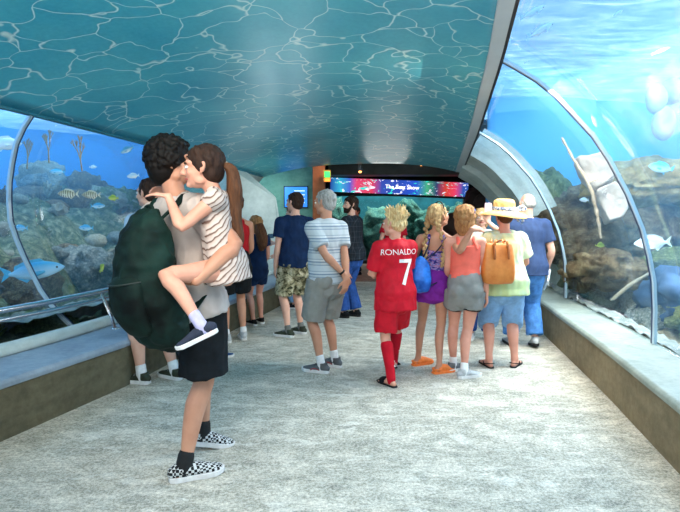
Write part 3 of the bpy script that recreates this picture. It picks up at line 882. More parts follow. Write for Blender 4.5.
            b.tube([f(0, -.045, .03), f(0, 0, .04), f(0, .07, .035), f(0, .13, .024), f(0, .165, .018)], [(.03 * S_, .028 * S_), (.034 * S_, .038 * S_), (.038 * S_, .032 * S_), (.043 * S_, .02 * S_), (.036 * S_, .014 * S_)], 12, up=up, sub=2)
            if bare_feet:
                sx = -1 if i == 0 else 1
                for t in range(5):
                    x = sx * (-.032 + t * .0165); b.tube([f(x, .15, .018), f(x * 1.02, .2 - t * .008, .012)], [.009 * S_ * (1.25 if t == 0 else 1), .008 * S_ * (1.3 if t == 0 else 1)], 8)
        me = remesh(b.mesh(), vox or s.vox, 2, .5)
        s.bodyme = me
        o = mk('body', me, skin, s.root)
        return o
    def make_hand(s, b, i):
        S_ = s.hs if s.k.get('kidhand') else s.s; sx = -1 if i == 0 else 1
        h = s.hand[i]; W_ = s.wr[i]; E = s.el[i]
        d = (W_ - E).normalized()
        if 'dir' in h: d = Vector(h['dir']).normalized()
        n = Vector(h.get('palm', (-sx, 0, 0))); n = (n - d * n.dot(d)).normalized()
        t = n.cross(d) * 1.0
        # thumb side: forward for hanging arms
        if t.dot(Vector(h.get('thumb', (0, 1, 0)))) < 0: t = -t
        c = rad(h.get('curl', 22))
        pr = .0145 * S_
        b.tube([W_ - d * .01 * S_, W_ + d * .03 * S_, W_ + d * .085 * S_], [(.026 * S_, .018 * S_), (.036 * S_, pr * 1.15), (.039 * S_, pr)], 12, up=n)
        for k, (off, L) in enumerate(((.029, .074), (.010, .082), (-.009, .076), (-.027, .060))):
            p = W_ + d * .084 * S_ + t * off * S_; dd = d.copy(); P_ = [p]
            for q in (.42, .32, .26):
                dd = (dd * math.cos(c) + n * math.sin(c)).normalized(); n2 = (n - dd * n.dot(dd)).normalized()
                p = p + dd * L * q * S_; P_.append(p)
            b.tube([W_ + d * .06 * S_ + t * off * .9 * S_] + P_, [x * S_ for x in (.010, .0098, .0092, .0088, .0078)], 8)
        th = h.get('thumbout', .75)
        p0 = W_ + d * .022 * S_ + t * .026 * S_; d1 = (d * .75 + t * th + n * .25).normalized(); d2 = (d + t * th * .35 + n * .35).normalized()
        b.tube([p0, p0 + d1 * .038 * S_, p0 + d1 * .038 * S_ + d2 * .032 * S_, p0 + d1 * .038 * S_ + d2 * .055 * S_], [.0135 * S_, .0125 * S_, .0105 * S_, .009 * S_], 8)
    # ---------------- clothes
    def cloth(s, name, b, m, vox=None, amp=.006, fr=9, seed=0, parent=None, stretch=(1, 1, .45), it=4):
        me = remesh(b.mesh(), vox or max(.008, s.vox), it, .5)
        if amp:
            off = Vector((seed * 3.1 + s.loc.x * 5, s.loc.y * 3, seed))
            def fn(c):
                p = Vector((c.x * stretch[0], c.y * stretch[1], c.z * stretch[2])) * fr + off
                f = noise.noise(p); f2 = 1 - abs(noise.noise(p * 1.6 + Vector((7, 1, 3)))) * 2.6
                return amp * (f * .7 + max(-.4, f2) * .8)
            displace(me, fn)
        return mk(name, me, m, parent or s.root)
    def shirt(s, m, hem=-.08, sleeve=.55, ex=.018, neck=.535, flare=.0, name='shirt', amp=.006, sex=.02, top=None, straps=None, vox=None, bellyx=0):
        S_ = s.s; b = MB(); g = s.g; fr = s.Rs @ Vector((0, 1, 0))
        pts = []; rr = []
        zs = [hem] + [z for z, *_ in TORSO if z > hem + .02 and z <= (top or neck) + .001] + ([top] if top else [neck])
        zs = sorted(set(zs))
        for z in zs:
            w = lerp_tab([(a[0], a[1]) for a in TORSO], z) if z > -.05 else .158
            d = lerp_tab([(a[0], a[2]) for a in TORSO], z) if z > -.05 else .112
            y = lerp_tab([(a[0], a[3]) for a in TORSO], z) if z > -.05 else -.008
            gg = g if z < .44 else 1 + (g - 1) * .3
            fl = flare * max(0, (.25 - z) / .35)
            bel = s.k.get('belly', 0) * math.exp(-((z - .15) / .1) ** 2)
            ww = w * gg * (s.hw if z < .12 else 1) * (s.k.get('sh', .175) / .175 if z > .3 else 1)
            if .1 < z < .3 and not s.k.get('fitted'): ww = max(ww, .150 * g); d = max(d, .104)
            pts.append(s.T(0, y + bel * .5, z)); e = ex * (.5 if z > .5 else 1)
            rr.append(((ww + e + fl) * S_, (d * gg + e + bel * .5 + fl) * S_))
        b.tube(pts, rr, 22, up=fr, sub=2, cap=False)
        ag = s.k.get('arm', 1.0) * (1 + (g - 1) * .5)
        if straps is not None:
            for sx in (-1, 1):
                xs = straps
                b.tube([s.T(sx * .105, -.085, (top or .4) - .04), s.T(sx * xs, -.085, .47), s.T(sx * xs, -.03, .515), s.T(sx * xs, .05, .47), s.T(sx * .105, .075, (top or .4) - .04)], [(.022 * S_, .014 * S_)] * 5, 10, sub=3, up=s.Rs @ Vector((0, 0, 1)))
        elif sleeve is not None:
            for i in (0, 1):
                A = s.Sh[i]; E = s.el[i]; W_ = s.wr[i]
                c = s.T(0, -.008, .45)
                b.tube([c, A], [.075 * S_, (.055 * ag + ex) * S_], 12)
                b.tube([s.T(0, -.004, .515), (s.N + A) * .5 + Vector((0, 0, .004)), A], [.05 * S_, (.036 + ex * .7) * S_, (.04 + ex) * S_], 10)
                r0 = (.054 * ag + ex) * S_
                if sleeve <= 1:
                    b.tube([A, A.lerp(E, sleeve * .5), A.lerp(E, sleeve)], [r0, (.053 * ag + sex) * S_, (.05 * ag + sex + .006) * S_], 14, cap=False)
                    b.ell(A, (r0, r0, r0))
                else:
                    f = sleeve - 1
                    b.ell(A, (r0, r0, r0))
                    b.tube([A, A.lerp(E, .5), E, E.lerp(W_, f * .5), E.lerp(W_, f)], [r0, (.05 * ag + ex) * S_, (.043 * ag + ex) * S_, (.042 * ag + ex) * S_, (.036 * ag + ex * .9) * S_], 14, sub=2, cap=False)
        return s.cloth(name, b, m, amp=amp, seed=1, vox=vox)
    def pants(s, m, frac=.85, ex=.025, waist=.10, flare=.01, name='shorts', amp=.007, fr=9):
        """frac along hip->knee (0..1), then knee->ankle (1..2)"""
        S_ = s.s; b = MB(); g = s.g; fwd = s.Rp @ Vector((0, 1, 0))
        pts = []; rr = []
        for z in (waist, .04, -.02, -.07, -.11):
            w = lerp_tab([(a[0], a[1]) for a in TORSO], z); d = lerp_tab([(a[0], a[2]) for a in TORSO], z)
            if z < -.04: w = .15; d = .11
            pts.append(s.T(0, -.008, z)); rr.append(((w * g * s.hw + ex * .7) * S_, (d * g + ex * .7) * S_))
        b.tube(pts, rr, 20, up=fwd, sub=2)
        for i, sx in ((0, -1), (1, 1)):
            b.ell(s.P + s.Rp @ Vector((sx * .07 * s.hw, -.055, -.03)) * S_, ((.085 * g * s.hw + ex) * S_, (.075 * g + ex * .8) * S_, (.085 + ex * .5) * S_))
        lg = s.k.get('leg', 1.0) * (1 + (g - 1) * .6)
        for i in (0, 1):
            H_, K, A = s.hip[i], s.knee[i], s.ank[i]
            ax = (A - K).normalized(); bk = (s.Mf[i].to_3x3() @ Vector((0, -1, 0))); bk = (bk - ax * bk.dot(ax)).normalized()
            st = [(0, .09), (.3, .086), (.7, .07), (1, .06), (1.28, .058), (1.6, .05), (1.85, .044), (2, .044)]
            P_ = []; R_ = []
            fs = [f for f, _ in st if f < frac - .05] + [frac]
            for f in fs:
                r = lerp_tab(st, f); p = H_.lerp(K, f) if f <= 1 else K.lerp(A, f - 1) + bk * .01 * S_
                P_.append(p); R_.append((r * lg + ex + flare * (f / max(frac, .01)) ** 2) * S_)
            b.tube(P_, R_, 16, sub=2, cap=False)
        return s.cloth(name, b, m, amp=amp, fr=fr, seed=2)
    def sock(s, i, m, top=.35, ex=.005, name='sock'):
        """top = fraction of the shank covered measured from the ankle"""
        S_ = s.s; b = MB(); K, A = s.knee[i], s.ank[i]
        lg = s.k.get('leg', 1.0) * (1 + (s.g - 1) * .6)
        bk = (s.Mf[i].to_3x3() @ Vector((0, -1, 0)))
        fs = [top, top * .6, top * .3, 0]
        P_ = []; R_ = []
        st = [(0, .036), (.15, .034), (.4, .044), (.72, .055), (1, .053)]
        bo = [(0, 0), (.15, .002), (.4, .008), (.72, .014), (1, 0)]
        for f in fs: P_.append(A.lerp(K, f) + bk * lerp_tab(bo, f) * S_); R_.append((lerp_tab(st, f) * lg + ex) * S_)
        M = s.Mf[i]; P_.append(M @ (Vector((0, -.005, .045)) * S_)); R_.append(.04 * S_)
        b.tube(P_, R_, 14, sub=2)
        return mk(name, b.mesh(), m, s.root)
    def shoe(s, i, mu, ms, acc=None, kind='sneaker', name='shoe'):
        S_ = s.s * s.k.get('foot', 1.0); M = s.Mf[i]; sx = -1 if i == 0 else 1
        def f(x, y, z): return M @ (Vector((x, y, z)) * S_)
        up = M.to_3x3() @ Vector((0, 0, 1))
        b = MB()
        if kind in ('sneaker', 'slipon'):
            prof = [(-.062, .045, .030, .034), (-.03, .052, .038, .042), (.02, .052, .042, .042), (.08, .043, .045, .032), (.14, .033, .047, .022), (.185, .028, .038, .016)]
            b.tube([f(0, y, z) for y, z, _, _ in prof], [(w * S_, h * S_) for _, _, w, h in prof], 14, up=up, sub=2)
            b.tube([f(0, -.02, .05), f(0, -.022, .10 if kind == 'sneaker' else .075)], [(.042 * S_), (.043 * S_)], 14, up=M.to_3x3() @ Vector((0, 1, 0)), cap=False)
            up_o = mk(name, remesh(b.mesh(), .007, 3), mu, s.root)
        elif kind == 'clog':
            prof = [(.0, .055, .040, .040), (.05, .052, .047, .042), (.10, .045, .052, .034), (.15, .036, .052, .024), (.19, .03, .04, .016)]
            b.tube([f(0, y, z) for y, z, _, _ in prof], [(w * S_, h * S_) for _, _, w, h in prof], 14, up=up, sub=2)
            b.tube([f(-.045, .0, .045), f(-.04, -.055, .05), f(0, -.078, .052), f(.04, -.055, .05), f(.045, 0, .045)], [(.006 * S_, .012 * S_)] * 5, 8, up=up, sub=3)
            b.tube([f(0, -.06, .02), f(0, .05, .02), f(0, .18, .02)], [(.036 * S_, .016 * S_), (.042 * S_, .016 * S_), (.045 * S_, .012 * S_)], 12, up=up)
            up_o = mk(name, remesh(b.mesh(), .007, 3), mu, s.root)
        else:   # sandal / flip-flop / slide
            if kind == 'slide':
                b.tube([f(-.05, .07, .03), f(-.045, .085, .055), f(0, .1, .066), f(.045, .085, .055), f(.05, .07, .03)], [(.035 * S_, .006 * S_)] * 5, 8, up=up, sub=3)
            else:
                for q in (-1, 1): b.tube([f(sx * -.018, .14, .018), f(q * .03 - sx * .005, .09, .046), f(q * .045, .03, .028)], [.006 * S_] * 3, 8, sub=3)
                b.tube([f(-.045, .03, .028), f(-.04, -.04, .05), f(0, -.072, .055), f(.04, -.04, .05), f(.045, .03, .028)], [.005 * S_] * 5, 8, sub=3)
            up_o = mk(name, b.mesh(), mu, s.root)
        # sole
        outl = []
        pr = [(-.082, .0), (-.078, .022), (-.055, .036), (0, .038), (.05, .042), (.11, .052), (.16, .05), (.195, .034), (.208, 0)]
        wide = 1.0 if kind in ('sneaker', 'slipon') else (.94 if kind != 'clog' else 1.1)
        for y, w in pr: outl.append((w * wide, y))
        for y, w in pr[-2:0:-1]: outl.append((-w * wide, y))
        h = {'sneaker': .032, 'slipon': .028, 'clog': .022}.get(kind, .016); rows = []
        for z, sc_ in ((0.0, .96), (.004, 1), (h - .003, 1), (h, .97)):
            rows.append([f(x * sc_, .06 + (y - .06) * sc_, z + (.006 if y > .19 else 0)) for x, y in outl])
        a, c = loft_solid(rows)
        so = mk('sole', from_py(a, c, False), ms, up_o)
        if acc and kind == 'sneaker':
            for q in range(4):
                b = MB(); y = .03 + q * .024; z = .094 - q * .011
                b.tube([f(-.03, y, z - .012), f(0, y + .004, z), f(.03, y, z - .012)], [.0045 * S_] * 3, 6, sub=2); mk('lace', b.mesh(), acc, up_o)
        return up_o
    # ---------------- head things
    def face(s, hairm, iris='#3a2a1c', lips='#a85a50', brow=True):
        q = s.hs * 1.03; R3 = s.Mh.to_3x3().normalized()
        for sx in (-1, 1):
            b = MB(); b.ell(s.Mh @ Vector((sx * .031, .0795, .0)), (.0125 * q, .0105 * q, .0095 * q), R3, 12, 8); e = mk('eye', b.mesh(), M_eye, s.root)
            b = MB(); b.ell(s.Mh @ Vector((sx * .031, .0875, .0)), (.0058 * q, .004 * q, .0058 * q), R3, 10, 6); mk('iris', b.mesh(), simple('iris_' + iris[1:], iris, .2), e)
            if brow:
                b = MB(); b.tube([s.Mh @ Vector((sx * .015, .09, .018)), s.Mh @ Vector((sx * .032, .09, .024)), s.Mh @ Vector((sx * .05, .078, .018))], [(.004 * q, .0035 * q)] * 3, 6, sub=2); mk('eyebrow', b.mesh(), hairm, s.root)
        b = MB(); b.tube([s.Mh @ Vector((-.024, .077, -.064)), s.Mh @ Vector((0, .089, -.062)), s.Mh @ Vector((.024, .077, -.064))], [.005 * q, .0075 * q, .005 * q], 8, sub=2); mk('lips', b.mesh(), simple('lips_' + lips[1:], lips, .4), s.root)
    def hair(s, m, style='short', seed=0, vol=.0, name='hair', vox=None, n=110):
        q = s.hs * 1.03; R3 = s.Mh.to_3x3().normalized(); b = MB(); rnd = random.Random(seed); Hm = s.Mh
        def e(c, r): b.ell(Hm @ Vector(c), tuple((x + vol) * q for x in r), R3, 20, 12)
        low = {'short': -.02, 'spiky': -.01, 'long': -.05, 'bun': -.03, 'curly': -.03}.get(style, -.02)
        if style == 'fringe':      # bald crown with a low band of hair
            e((0, -.03, -.012), (.0805, .085, .045))
        else:
            e((0, -.022, .036), (.082, .094, .09)); e((0, -.05, low), (.073, .066, .068))
            for sx in (-1, 1): e((sx * .058, -.012, .01), (.028, .04, .04))
        if style == 'long':
            for sx in (-1, 1): e((sx * .055, -.03, -.05), (.035, .05, .08))
            e((0, -.06, -.09), (.07, .045, .09))
        # clumps
        cen = Vector((0, -.02, .03))
        for i in range(n if style != 'fringe' else 30):
            th = rnd.uniform(0, 2 * PI); cz = rnd.uniform(-.45, 1)
            d = Vector((math.cos(th) * math.sqrt(1 - cz * cz), math.sin(th) * math.sqrt(1 - cz * cz), cz))
            if d.y > .55 and d.z < .45: continue
            if style == 'fringe' and d.z > .0: continue
            rx = Vector((.080 + vol, .092 + vol, .086 + vol)); p = cen + Vector((d.x * rx.x, d.y * rx.y, d.z * rx.z))
            if style == 'spiky':
                L = rnd.uniform(.04, .078) if d.z > .1 else .02
                f = (d * .7 + Vector((rnd.uniform(-.5, .5), .25 + rnd.uniform(-.3, .5), .75))).normalized() if d.z > .1 else Vector((0, -.2, -1))
                b.tube([Hm @ p, Hm @ (p + d * .008 + f * L * .5), Hm @ (p + d * .012 + f * L)], [.012 * q, .009 * q, .0045 * q], 6)
            elif style == 'curly':
                r = rnd.uniform(.007, .015); b.ell(Hm @ (p + d * rnd.uniform(0, .012)), (r * q, r * q, r * q), None, 8, 6)
            else:
                fl = Vector((d.x * .5, -.5, -1.0)); fl = (fl - d * fl.dot(d)).normalized(); L = rnd.uniform(.03, .06) * (1.6 if style == 'long' else 1)
                p2 = p + fl * L * .5 + d * .004; p3 = p + fl * L - d * L * L * 4
                b.tube([Hm @ (p - fl * .01), Hm @ p2, Hm @ p3], [.009 * q, .0105 * q, .004 * q], 6)
        me = remesh(b.mesh(), vox or .006, 2, .4)
        return mk(name, me, m, s.root)
    def tail(s, m, pts, rr, name='ponytail', strands=9, seed=3, parent=None):
        """hair tail in local coordinates of the figure"""
        rnd = random.Random(seed); b = MB(); q = s.hs
        b.tube(pts, [r * .8 for r in rr], 10, sub=4)
        for i in range(strands):
            a = 2 * PI * i / strands; P_ = []
            for k, (p, r) in enumerate(zip(pts, rr)):
                P_.append(Vector(p) + Vector((math.cos(a + k * .5) * r * .8, math.sin(a + k * .5) * r * .6, rnd.uniform(-.01, .01))))
            b.tube(P_, [r * .36 for r in rr], 6, sub=3)
        return mk(name, remesh(b.mesh(), .006, 2, .4), m, parent or s.root)
    def braid(s, m, pts, r, name='braid'):
        b = MB(); P_, _ = smooth_path([Vector(p) for p in pts], [(1, 1)] * len(pts), 5)
        for i, p in enumerate(P_):
            for sx in (-1, 1):
                if (i + (sx > 0)) % 2: continue
                rr = r * (1 - .5 * i / len(P_)); b.ell(p + Vector((sx * rr * .5, 0, 0)), (rr, rr * .8, rr * 1.3), Matrix.Rotation(sx * .6, 3, 'Y'), 10, 8)
        return mk(name, remesh(b.mesh(), .005, 1, .3), m, s.root)

M_eye = simple('eye_white', '#e8e2d8', .2)
def skin_mat(name, c, c2=None):
    q = NT(name, c, .5, .35); v = q.coord(); a = hexc(c)
    lo = tuple(x * .85 for x in a[:3]) + (1,); hi = tuple(min(1, x * 1.1) for x in a[:3]) + (1,)
    lo = (lo[0] * 1.03, lo[1] * .93, lo[2] * .9, 1)
    q.base(q.ramp(q.noise(v, 7, 4), [(.3, lo), (.7, hi)]))
    q.b.inputs['Subsurface Weight'].default_value = .0
    return q.m
def cloth_mat(name, c, var=.18, rough=.85, scale=14):
    q = NT(name, c, rough, .15); v = q.coord(); cc = hexc(c); f = q.noise(v, scale, 5, .6)
    lo = tuple(x * (1 - var) for x in cc[:3]) + (1,); hi = tuple(min(1, x * (1 + var)) for x in cc[:3]) + (1,)
    q.base(q.ramp(f, [(.3, lo), (.7, hi)])); q.bump(q.noise(v, 260, 2), .12, .002); return q.m
def hair_mat(name, c1, c2):
    q = NT(name, rough=.65, spec=.2); v = q.coord((60, 60, 9)); f = q.noise(v, 1, 4, .7, .6)
    q.base(q.ramp(f, [(.3, c1), (.7, c2)])); q.bump(f, .5, .006); return q.m
def stripes_mat(name, stops, freq, axis=2, rough=.85, wob=.0, rot=(0, 0, 0)):
    q = NT(name, rough=rough, spec=.15); v = q.coord(rot=rot); sp = q.n('ShaderNodeSeparateXYZ'); q.l(v, sp.inputs[0])
    z = sp.outputs[axis]
    if wob: z = q.math('MULTIPLY_ADD', q.noise(v, 6, 3), wob, z)
    f = q.math('FRACT', q.math('MULTIPLY', z, freq)); q.base(q.ramp(f, stops, 'CONSTANT' if not wob else 'LINEAR')); return q.m
def drape(text_me, target_me, M, direction, off=.006, sub=6):
    """lay a flat text mesh (already positioned by M, in figure space) onto a garment"""
    bm = bmesh.new(); bm.from_mesh(text_me); bmesh.ops.triangulate(bm, faces=bm.faces)
    for _ in range(sub):
        es = [e for e in bm.edges if e.calc_length() > .014]
        if es: bmesh.ops.subdivide_edges(bm, edges=es, cuts=1)
    bm.transform(M)
    t = bmesh.new(); t.from_mesh(target_me); bv = bvhtree.BVHTree.FromBMesh(t)
    d = Vector(direction).normalized()
    for v in bm.verts:
        h = bv.ray_cast(v.co - d * .5, d)
        if h[0] is not None: v.co = h[0] - d * off
    t.free(); me = bpy.data.meshes.new('text'); bm.to_mesh(me); bm.free(); return me
# ------------------------------------------------------------ materials for people
SK_tan = skin_mat('skin_tan', '#c08d72'); SK_fair = skin_mat('skin_fair', '#dcae98'); SK_pink = skin_mat('skin_pink', '#d69a84'); SK_brown = skin_mat('skin_brown', '#a8745a')
SK_kid = skin_mat('skin_kid', '#d8a088'); SK_red = skin_mat('skin_ruddy', '#c07058')
H_black = hair_mat('hair_black', '#060505', '#17120f'); H_brown = hair_mat('hair_brown', '#3a2417', '#6b452c'); H_dark = hair_mat('hair_dark_brown', '#1c1310', '#3e2a20')
H_blond = hair_mat('hair_blond', '#a8814c', '#ecd7a4'); H_dblond = hair_mat('hair_dark_blond', '#7d5c3c', '#cfae7c'); H_grey = hair_mat('hair_grey', '#6f6f6c', '#b9b9b4'); H_auburn = hair_mat('hair_auburn', '#6d4428', '#b98a58')
C_white = cloth_mat('white_cotton', '#d9dcdc'); C_offw = cloth_mat('pale_grey_cotton', '#cfc6bd', .08); C_black = cloth_mat('black_twill', '#181c20', .3)
C_navy = cloth_mat('navy_cotton', '#14294a', .25); C_red = cloth_mat('red_polyester', '#c3182a', .15, .6); C_dred = cloth_mat('dark_red_cotton', '#a51c22', .15)
C_grey = cloth_mat('grey_cotton', '#868784', .1); C_khaki = cloth_mat('grey_khaki', '#8a8b86', .12); C_denim = cloth_mat('blue_denim', '#2c4f8f', .3, .8, 20); C_ldenim = cloth_mat('light_denim', '#7ea6cf', .16, .8, 20); C_mdenim = cloth_mat('mid_denim', '#4a7fbe', .3, .8, 16)
C_coral = cloth_mat('coral_cotton', '#f0705f', .08); C_purple = cloth_mat('purple_jersey', '#74258a', .2); C_slate = cloth_mat('slate_blue_cotton', '#34466a', .15); C_lblue = cloth_mat('pale_blue_cotton', '#a9c3d8', .1)
M_wsole = simple('white_rubber', '#dddddc', .6); M_bsole = simple('black_rubber', '#17181a', .6); M_osole = simple('orange_foam', '#f0803a', .6)
M_wshoe = cloth_mat('white_mesh_shoe', '#b4b8ba', .2, .85, 30); M_gshoe = cloth_mat('grey_mesh_shoe', '#5c5f62', .3); M_dshoe = cloth_mat('dark_olive_shoe', '#3b4035', .3); M_bshoe = cloth_mat('black_shoe', '#1c1d20', .3); M_blshoe = cloth_mat('blue_shoe', '#30507c', .3)
M_lace = simple('pale_lace', '#8a8d90', .7); M_blace = simple('dark_lace', '#23252a', .7)
def camo():
    q = NT('camouflage_cotton', rough=.9, spec=.1); v = q.coord(); f = q.noise(v, 13, 3, .6, .6); g = q.noise(v, 22, 2, .5, .4)
    k = q.ramp(f, [(.0, '#4c4a36'), (.42, '#77735a'), (.5, '#a8a285'), (.6, '#c9c3a8')], 'CONSTANT')
    q.base(q.mix(q.ramp(g, [(.6, (0, 0, 0, 1)), (.62, (1, 1, 1, 1))]), k, '#3b3d2c')); return q.m
C_camo = camo()
C_polo = stripes_mat('pale_striped_polo', [(0, '#b9c3c8'), (.34, '#8797a6'), (.42, '#b2bdc4'), (.58, '#76889a'), (.68, '#c4ccd0'), (.82, '#98a6b0'), (.9, '#b9c3c8')], 9)
def plaid():
    q = NT('dark_plaid_flannel', rough=.9, spec=.1); v = q.coord(); sp = q.n('ShaderNodeSeparateXYZ'); q.l(v, sp.inputs[0])
    a = q.math('FRACT', q.math('MULTIPLY', sp.outputs[2], 13)); b = q.math('FRACT', q.math('MULTIPLY', sp.outputs[0], 14)); c = q.math('FRACT', q.math('MULTIPLY', sp.outputs[1], 14))
    k = q.mix(.5, q.ramp(a, [(0, '#23282f'), (.5, '#4d555e'), (.6, '#242a31')], 'CONSTANT'), q.ramp(b, [(0, '#20252c'), (.55, '#5a6068'), (.62, '#20252c')], 'CONSTANT'))
    q.base(q.mix(.35, k, q.ramp(c, [(0, '#22262c'), (.55, '#565c64'), (.62, '#22262c')], 'CONSTANT'))); return q.m
C_plaid = plaid()
C_zebra = stripes_mat('brown_white_striped_dress', [(0, '#cdbfb6'), (.40, '#c2b1a6'), (.54, '#7a6056'), (.68, '#6a5248'), (.84, '#cdbfb6')], 40, 2, wob=.075, rot=(.7, .5, 0))
def wavy():
    q = NT('purple_patterned_top', rough=.8, spec=.2); v = q.coord((14, 14, 34)); f = q.noise(v, 1, 3, .6, 1.0)
    q.base(q.ramp(f, [(.0, '#2c2a66'), (.42, '#4b4496'), (.5, '#b07a9a'), (.56, '#7f86c8'), (.62, '#26265a')], 'CONSTANT')); return q.m
C_wavy = wavy()
def blouse():
    q = NT('tie_dyed_blouse', rough=.85, spec=.15); v = q.coord(); f = q.noise(v, 7, 4, .6, .5); g = q.noise(q.coord((9, 9, 5), rot=(0, 0, 1)), .9, 3, .6); sp = q.n('ShaderNodeSeparateXYZ'); q.l(v, sp.inputs[0])
    k = q.ramp(f, [(.36, '#e4e6d2'), (.5, '#d2dcb4'), (.6, '#c2d4c8'), (.66, '#9cb4cc')])
    k = q.mix(q.ramp(g, [(.5, (0, 0, 0, 1)), (.62, (.7, .7, .7, 1))]), k, '#e6da8e')
    lo = q.ramp(sp.outputs[2], [(.84, (1, 1, 1, 1)), (1.0, (0, 0, 0, 1))])
    q.base(q.mix(q.math('MULTIPLY', lo, .75), k, '#a9c388')); return q.m
C_blouse = blouse()
def checker(name, c1, c2, n):
    q = NT(name, rough=.8, spec=.2); v = q.coord(rot=(0, 0, .6)); c = q.n('ShaderNodeTexChecker'); c.inputs['Scale'].default_value = n; c.inputs['Color1'].default_value = hexc(c1); c.inputs['Color2'].default_value = hexc(c2)
    q.l(v, c.inputs['Vector']); q.base(c.outputs[0]); return q.m
M_check = checker('black_white_check_canvas', '#15171a', '#c9cccb', 62)

def mid(a, b): return (Vector(a) + Vector(b)) / 2
def part(name, b, m, parent, vox=None, it=3, smooth=True): return mk(name, remesh(b.mesh(), vox, it) if vox else b.mesh(smooth), m, parent)

# ============================================================ 1 the man carrying the girl
a1 = G(196, 480); a2 = G(206, 450)
man = Fig('person', 'man in white T-shirt and black shorts with large dark backpack carrying a little girl', 'person', mid(a1, a2), -22, 1.93, vox=.0075,
          feet=({'at': ('g', 200, 449, .03), 'yaw': -44, 'pitch': -14}, {'at': ('g', 185, 479), 'yaw': -42}), pelvis=(-.03, -.02, 0), ptwist=-12, lean=(-5, -4), twist=0, girth=1.08, sh=.19, headoff=(-.01, .02, .02), headrot=(-60, 6),
          head=1.02, hand_r={'at': ('px', 196, 281, 2.58), 'pole': (1, -.1, -.6), 'palm': (.3, .5, 1), 'curl': 30, 'thumb': (0, 0, 1), 'dir': (-.9, .3, -.1)},
          hand_l={'at': ('px', 214, 255, 3.2), 'pole': (-1, .2, -.9), 'palm': (1, -.5, .3), 'curl': 30, 'dir': (.8, .5, 0)})
man.body(SK_tan)
C_tee = cloth_mat('washed_white_tee', '#bfb2aa', .06)
sh1 = man.shirt(C_tee, hem=-.07, sleeve=.62, ex=.026, flare=.035, sex=.03, amp=.011)
man.pants(C_black, frac=.86, ex=.034, flare=.03, amp=.01, fr=7)
man.hair(H_black, 'curly', 1, vol=.014, n=420)
man.face(H_black)
for i, k in ((0, .2), (1, .22)):
    man.sock(i, simple('black_sock', '#15181a', .8), top=.10, ex=.006)
    man.shoe(i, M_check if i == 1 else M_check, M_wsole, None, 'slipon')
# dark rim and green line on the slip-on collar
# backpack rides on his back, a thing of its own
def back_frame(f, z): return f.T(0, -.10, z), f.Rs
bp = empty('backpack', man.loc, man.rz); tag(bp, 'large bulging dark green and black backpack on the back of the tall man', 'backpack')
B0 = man.T(.085, -.27, .165); R3 = man.Rs.to_3x3() if hasattr(man.Rs, 'to_3x3') else man.Rs
b = MB(); R3b = (man.Rs @ Matrix.Rotation(.10, 4, 'X')).to_3x3()
def bpp(x, y, z): return B0 + R3b @ Vector((x * .87, y * .87, z * .88))
b.tube([bpp(0, .02, -.39), bpp(0, -.02, -.30), bpp(0, -.05, -.12), bpp(0, -.03, .10), bpp(0, .02, .28), bpp(0, .07, .37)], [(.13, .08), (.166, .13), (.18, .16), (.17, .145), (.142, .105), (.095, .05)], 22, up=R3b @ Vector((0, 1, 0)), sub=3)
me = remesh(b.mesh(), .011, 4)
displace(me, lambda c: .012 * noise.noise(c * 8) + .008 * (1 - abs(noise.noise(c * 12)) * 3))
q = NT('dark_green_nylon', '#0f1f1d', .75, .15); vv = q.coord(); q.base(q.ramp(q.noise(vv, 5, 4), [(.35, '#050c0c'), (.65, '#16302a')])); q.bump(q.noise(vv, 25, 4), .3, .01); M_pack = q.m
main_b = mk('main_bag', me, M_pack, bp)
b = MB(); b.tube([bpp(0, -.17, -.26), bpp(0, -.20, -.14), bpp(0, -.19, 0), bpp(0, -.14, .06)], [(.105, .045), (.126, .065), (.122, .06), (.095, .03)], 18, up=R3b @ Vector((0, 1, 0)), sub=3); fp = part('front_pocket', b, M_pack, bp, .010)
b = MB(); b.tube([bpp(-.135, -.18, .03), bpp(-.05, -.265, .035), bpp(.05, -.265, .035), bpp(.135, -.18, .03)], [.004] * 4, 6, sub=4); part('zip', b, simple('worn_zip', '#1c2a28', .5), fp)
for sx in (-1, 1):
    b = MB(); b.tube([bpp(sx * .09, .06, .33), man.T(sx * .105, -.10, .50), man.T(sx * .112, -.02, .545), man.T(sx * .115, .10, .46), man.T(sx * .13, .16, .30), man.T(sx * .165, .07, .14), bpp(sx * .16, .08, -.25)], [(.024, .008)] * 7, 10, up=None, sub=4); part('shoulder_strap', b, M_pack, bp)
b = MB(); b.tube([bpp(-.035, .08, .36), bpp(-.03, .085, .42), bpp(.03, .085, .42), bpp(.035, .08, .36)], [.009] * 4, 8, sub=4); part('haul_loop', b, M_pack, bp)

# ============================================================ 2 the girl in his arms
gl = D(224, 250, 2.78)
girl = Fig('person', 'little girl with long ponytail in striped dress carried in the tall man\'s arms', 'person', (gl.x, gl.y, 0), 100, 1.33, vox=.006,
           hipz=1.235, lean=(8, 0), head=1.27, headrot=(0, 0), headoff=(0, .05, -.02), sh=.152, girth=.9, kidhand=False, arm=1.08, leg=1.05,
           feet=({'at': ('px', 207, 337, 2.42), 'yaw': 0, 'pitch': -24, 'pole': (-.6, 1, 0)}, {'at': ('px', 214, 318, 3.25), 'yaw': -10, 'pitch': -30, 'pole': (.3, 1, 0)}),
           hand_l={'at': ('px', 168, 196, 2.68), 'pole': (-.4, -.1, -1), 'palm': (.1, -.2, -1), 'dir': (.2, 1, .15), 'curl': 12, 'thumb': (1, 0, 0)},
           hand_r={'at': ('px', 166, 190, 3.12), 'pole': (.3, 0, -1), 'palm': (-.6, -.2, -.6), 'dir': (-.3, 1, .1), 'curl': 18})
girl.body(SK_kid)
girl.shirt(C_zebra, hem=-.12, sleeve=.10, ex=.02, flare=.05, name='dress', sex=.01, amp=.007, neck=.52)
